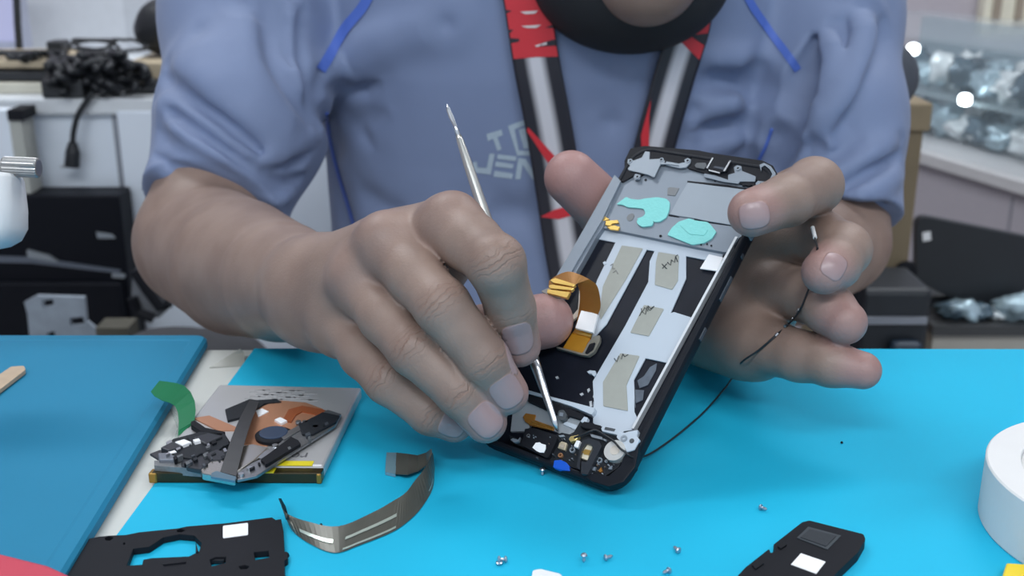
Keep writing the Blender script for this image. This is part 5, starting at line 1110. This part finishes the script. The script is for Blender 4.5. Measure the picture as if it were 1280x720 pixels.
on_strap([[(.10,132),(.16,150),(.36,186),(.20,190),(.10,176)]], WR, CR_, 50, M_lred, 'red_streak', .0013)
# ------------------------------------------------------------------ metal pick
tip = pworld(pl_(697, 538, -.0008)); topp = at(560, 131, .505); pk = tag(bpy.data.objects.new('metal_pick', None), 'thin double-ended steel pick held upright by the right hand', 'tool'); COL.objects.link(pk); pk.location = tip
ax = (topp - tip); TLn = np.linalg.norm(ax); ax /= TLn; sd = np.cross(ax, FW); sd /= np.linalg.norm(sd); nd = np.cross(sd, ax)
def ring_(t_, wx, wy, o=0): c_ = tip + ax*TLn*t_ + sd*o; return [c_ + sd*wx*math.cos(a) + nd*wy*math.sin(a) for a in np.linspace(0, 2*math.pi, 16, endpoint=False)]
MB().loops([ring_(t_, a, b) for t_, a, b in ((.20,.0024,.0024), (.24,.0025,.0025), (.60,.0025,.0025), (.80,.0021,.0021), (.88,.0016,.0016), (.895,.0013,.0013))]).build('shaft', mat('pick_steel', (.60, .60, .57), .30, .9, var=.08), pk, smooth=True)
MB().loops([ring_(t_, a, b) for t_, a, b in ((-.002,.0005,.0002), (.03,.0013,.0004), (.10,.0016,.0008), (.17,.0021,.0014), (.201,.0022,.0022))]).build('blade', M_steel, pk, smooth=True)
MB().loops([ring_(t_, a, b, o) for t_, a, b, o in ((.893,.0012,.0012,0), (.93,.0008,.0006,0), (.96,.0011,.0003,.0004), (.985,.0009,.0003,.0006), (1.003,.0002,.0002,.0003))]).build('spoon_tip', M_steel, pk, smooth=True)
# far end of the antenna lead looped over the left-hand fingers, with bare connector wire
def hpt(x, y, off=.0009): p = march(body, [(x, y)], .36, .7)[0]; return p + grad(body, p[None])[0] * off
lead = [onz(908,483,.006), onz(918,468,.010), hpt(928,452), hpt(950,438), hpt(970,422), hpt(985,408), hpt(1002,388), hpt(1013,364, .0012)]
mb = MB().tube(spline(lead, 5), .00045, 6); mb.v = [tuple(PR.T @ (np.array(p) - PT)) for p in mb.v]; mb.build('antenna_cable', M_cable, phone, w=False)
l2 = [hpt(1013,364,.0012), hpt(1023,312), hpt(1021,298,.001), hpt(1018,287,.001)]
mb = MB().tube(l2, .00045, 6); mb.v = [tuple(PR.T @ (np.array(p) - PT)) for p in mb.v]; mb.build('antenna_cable', M_cable, phone, w=False)
mb = MB().tube([hpt(1022,299,.0012), hpt(1019,287,.0016)], .0009, 8); mb.v = [tuple(PR.T @ (np.array(p) - PT)) for p in mb.v]; mb.build('gold_plug', M_white, phone, w=False)
mb = MB()
for x, y in ((972,420),(983,409),(992,398),(1000,388)): mb.tube([hpt(x-1.5,y+1.5,.0010), hpt(x+1.5,y-1.5,.0010)], .0006, 6)
mb.v = [tuple(PR.T @ (np.array(p) - PT)) for p in mb.v]; mb.build('metal_ferrule', M_steel, phone, w=False)
bpy.context.view_layer.update()
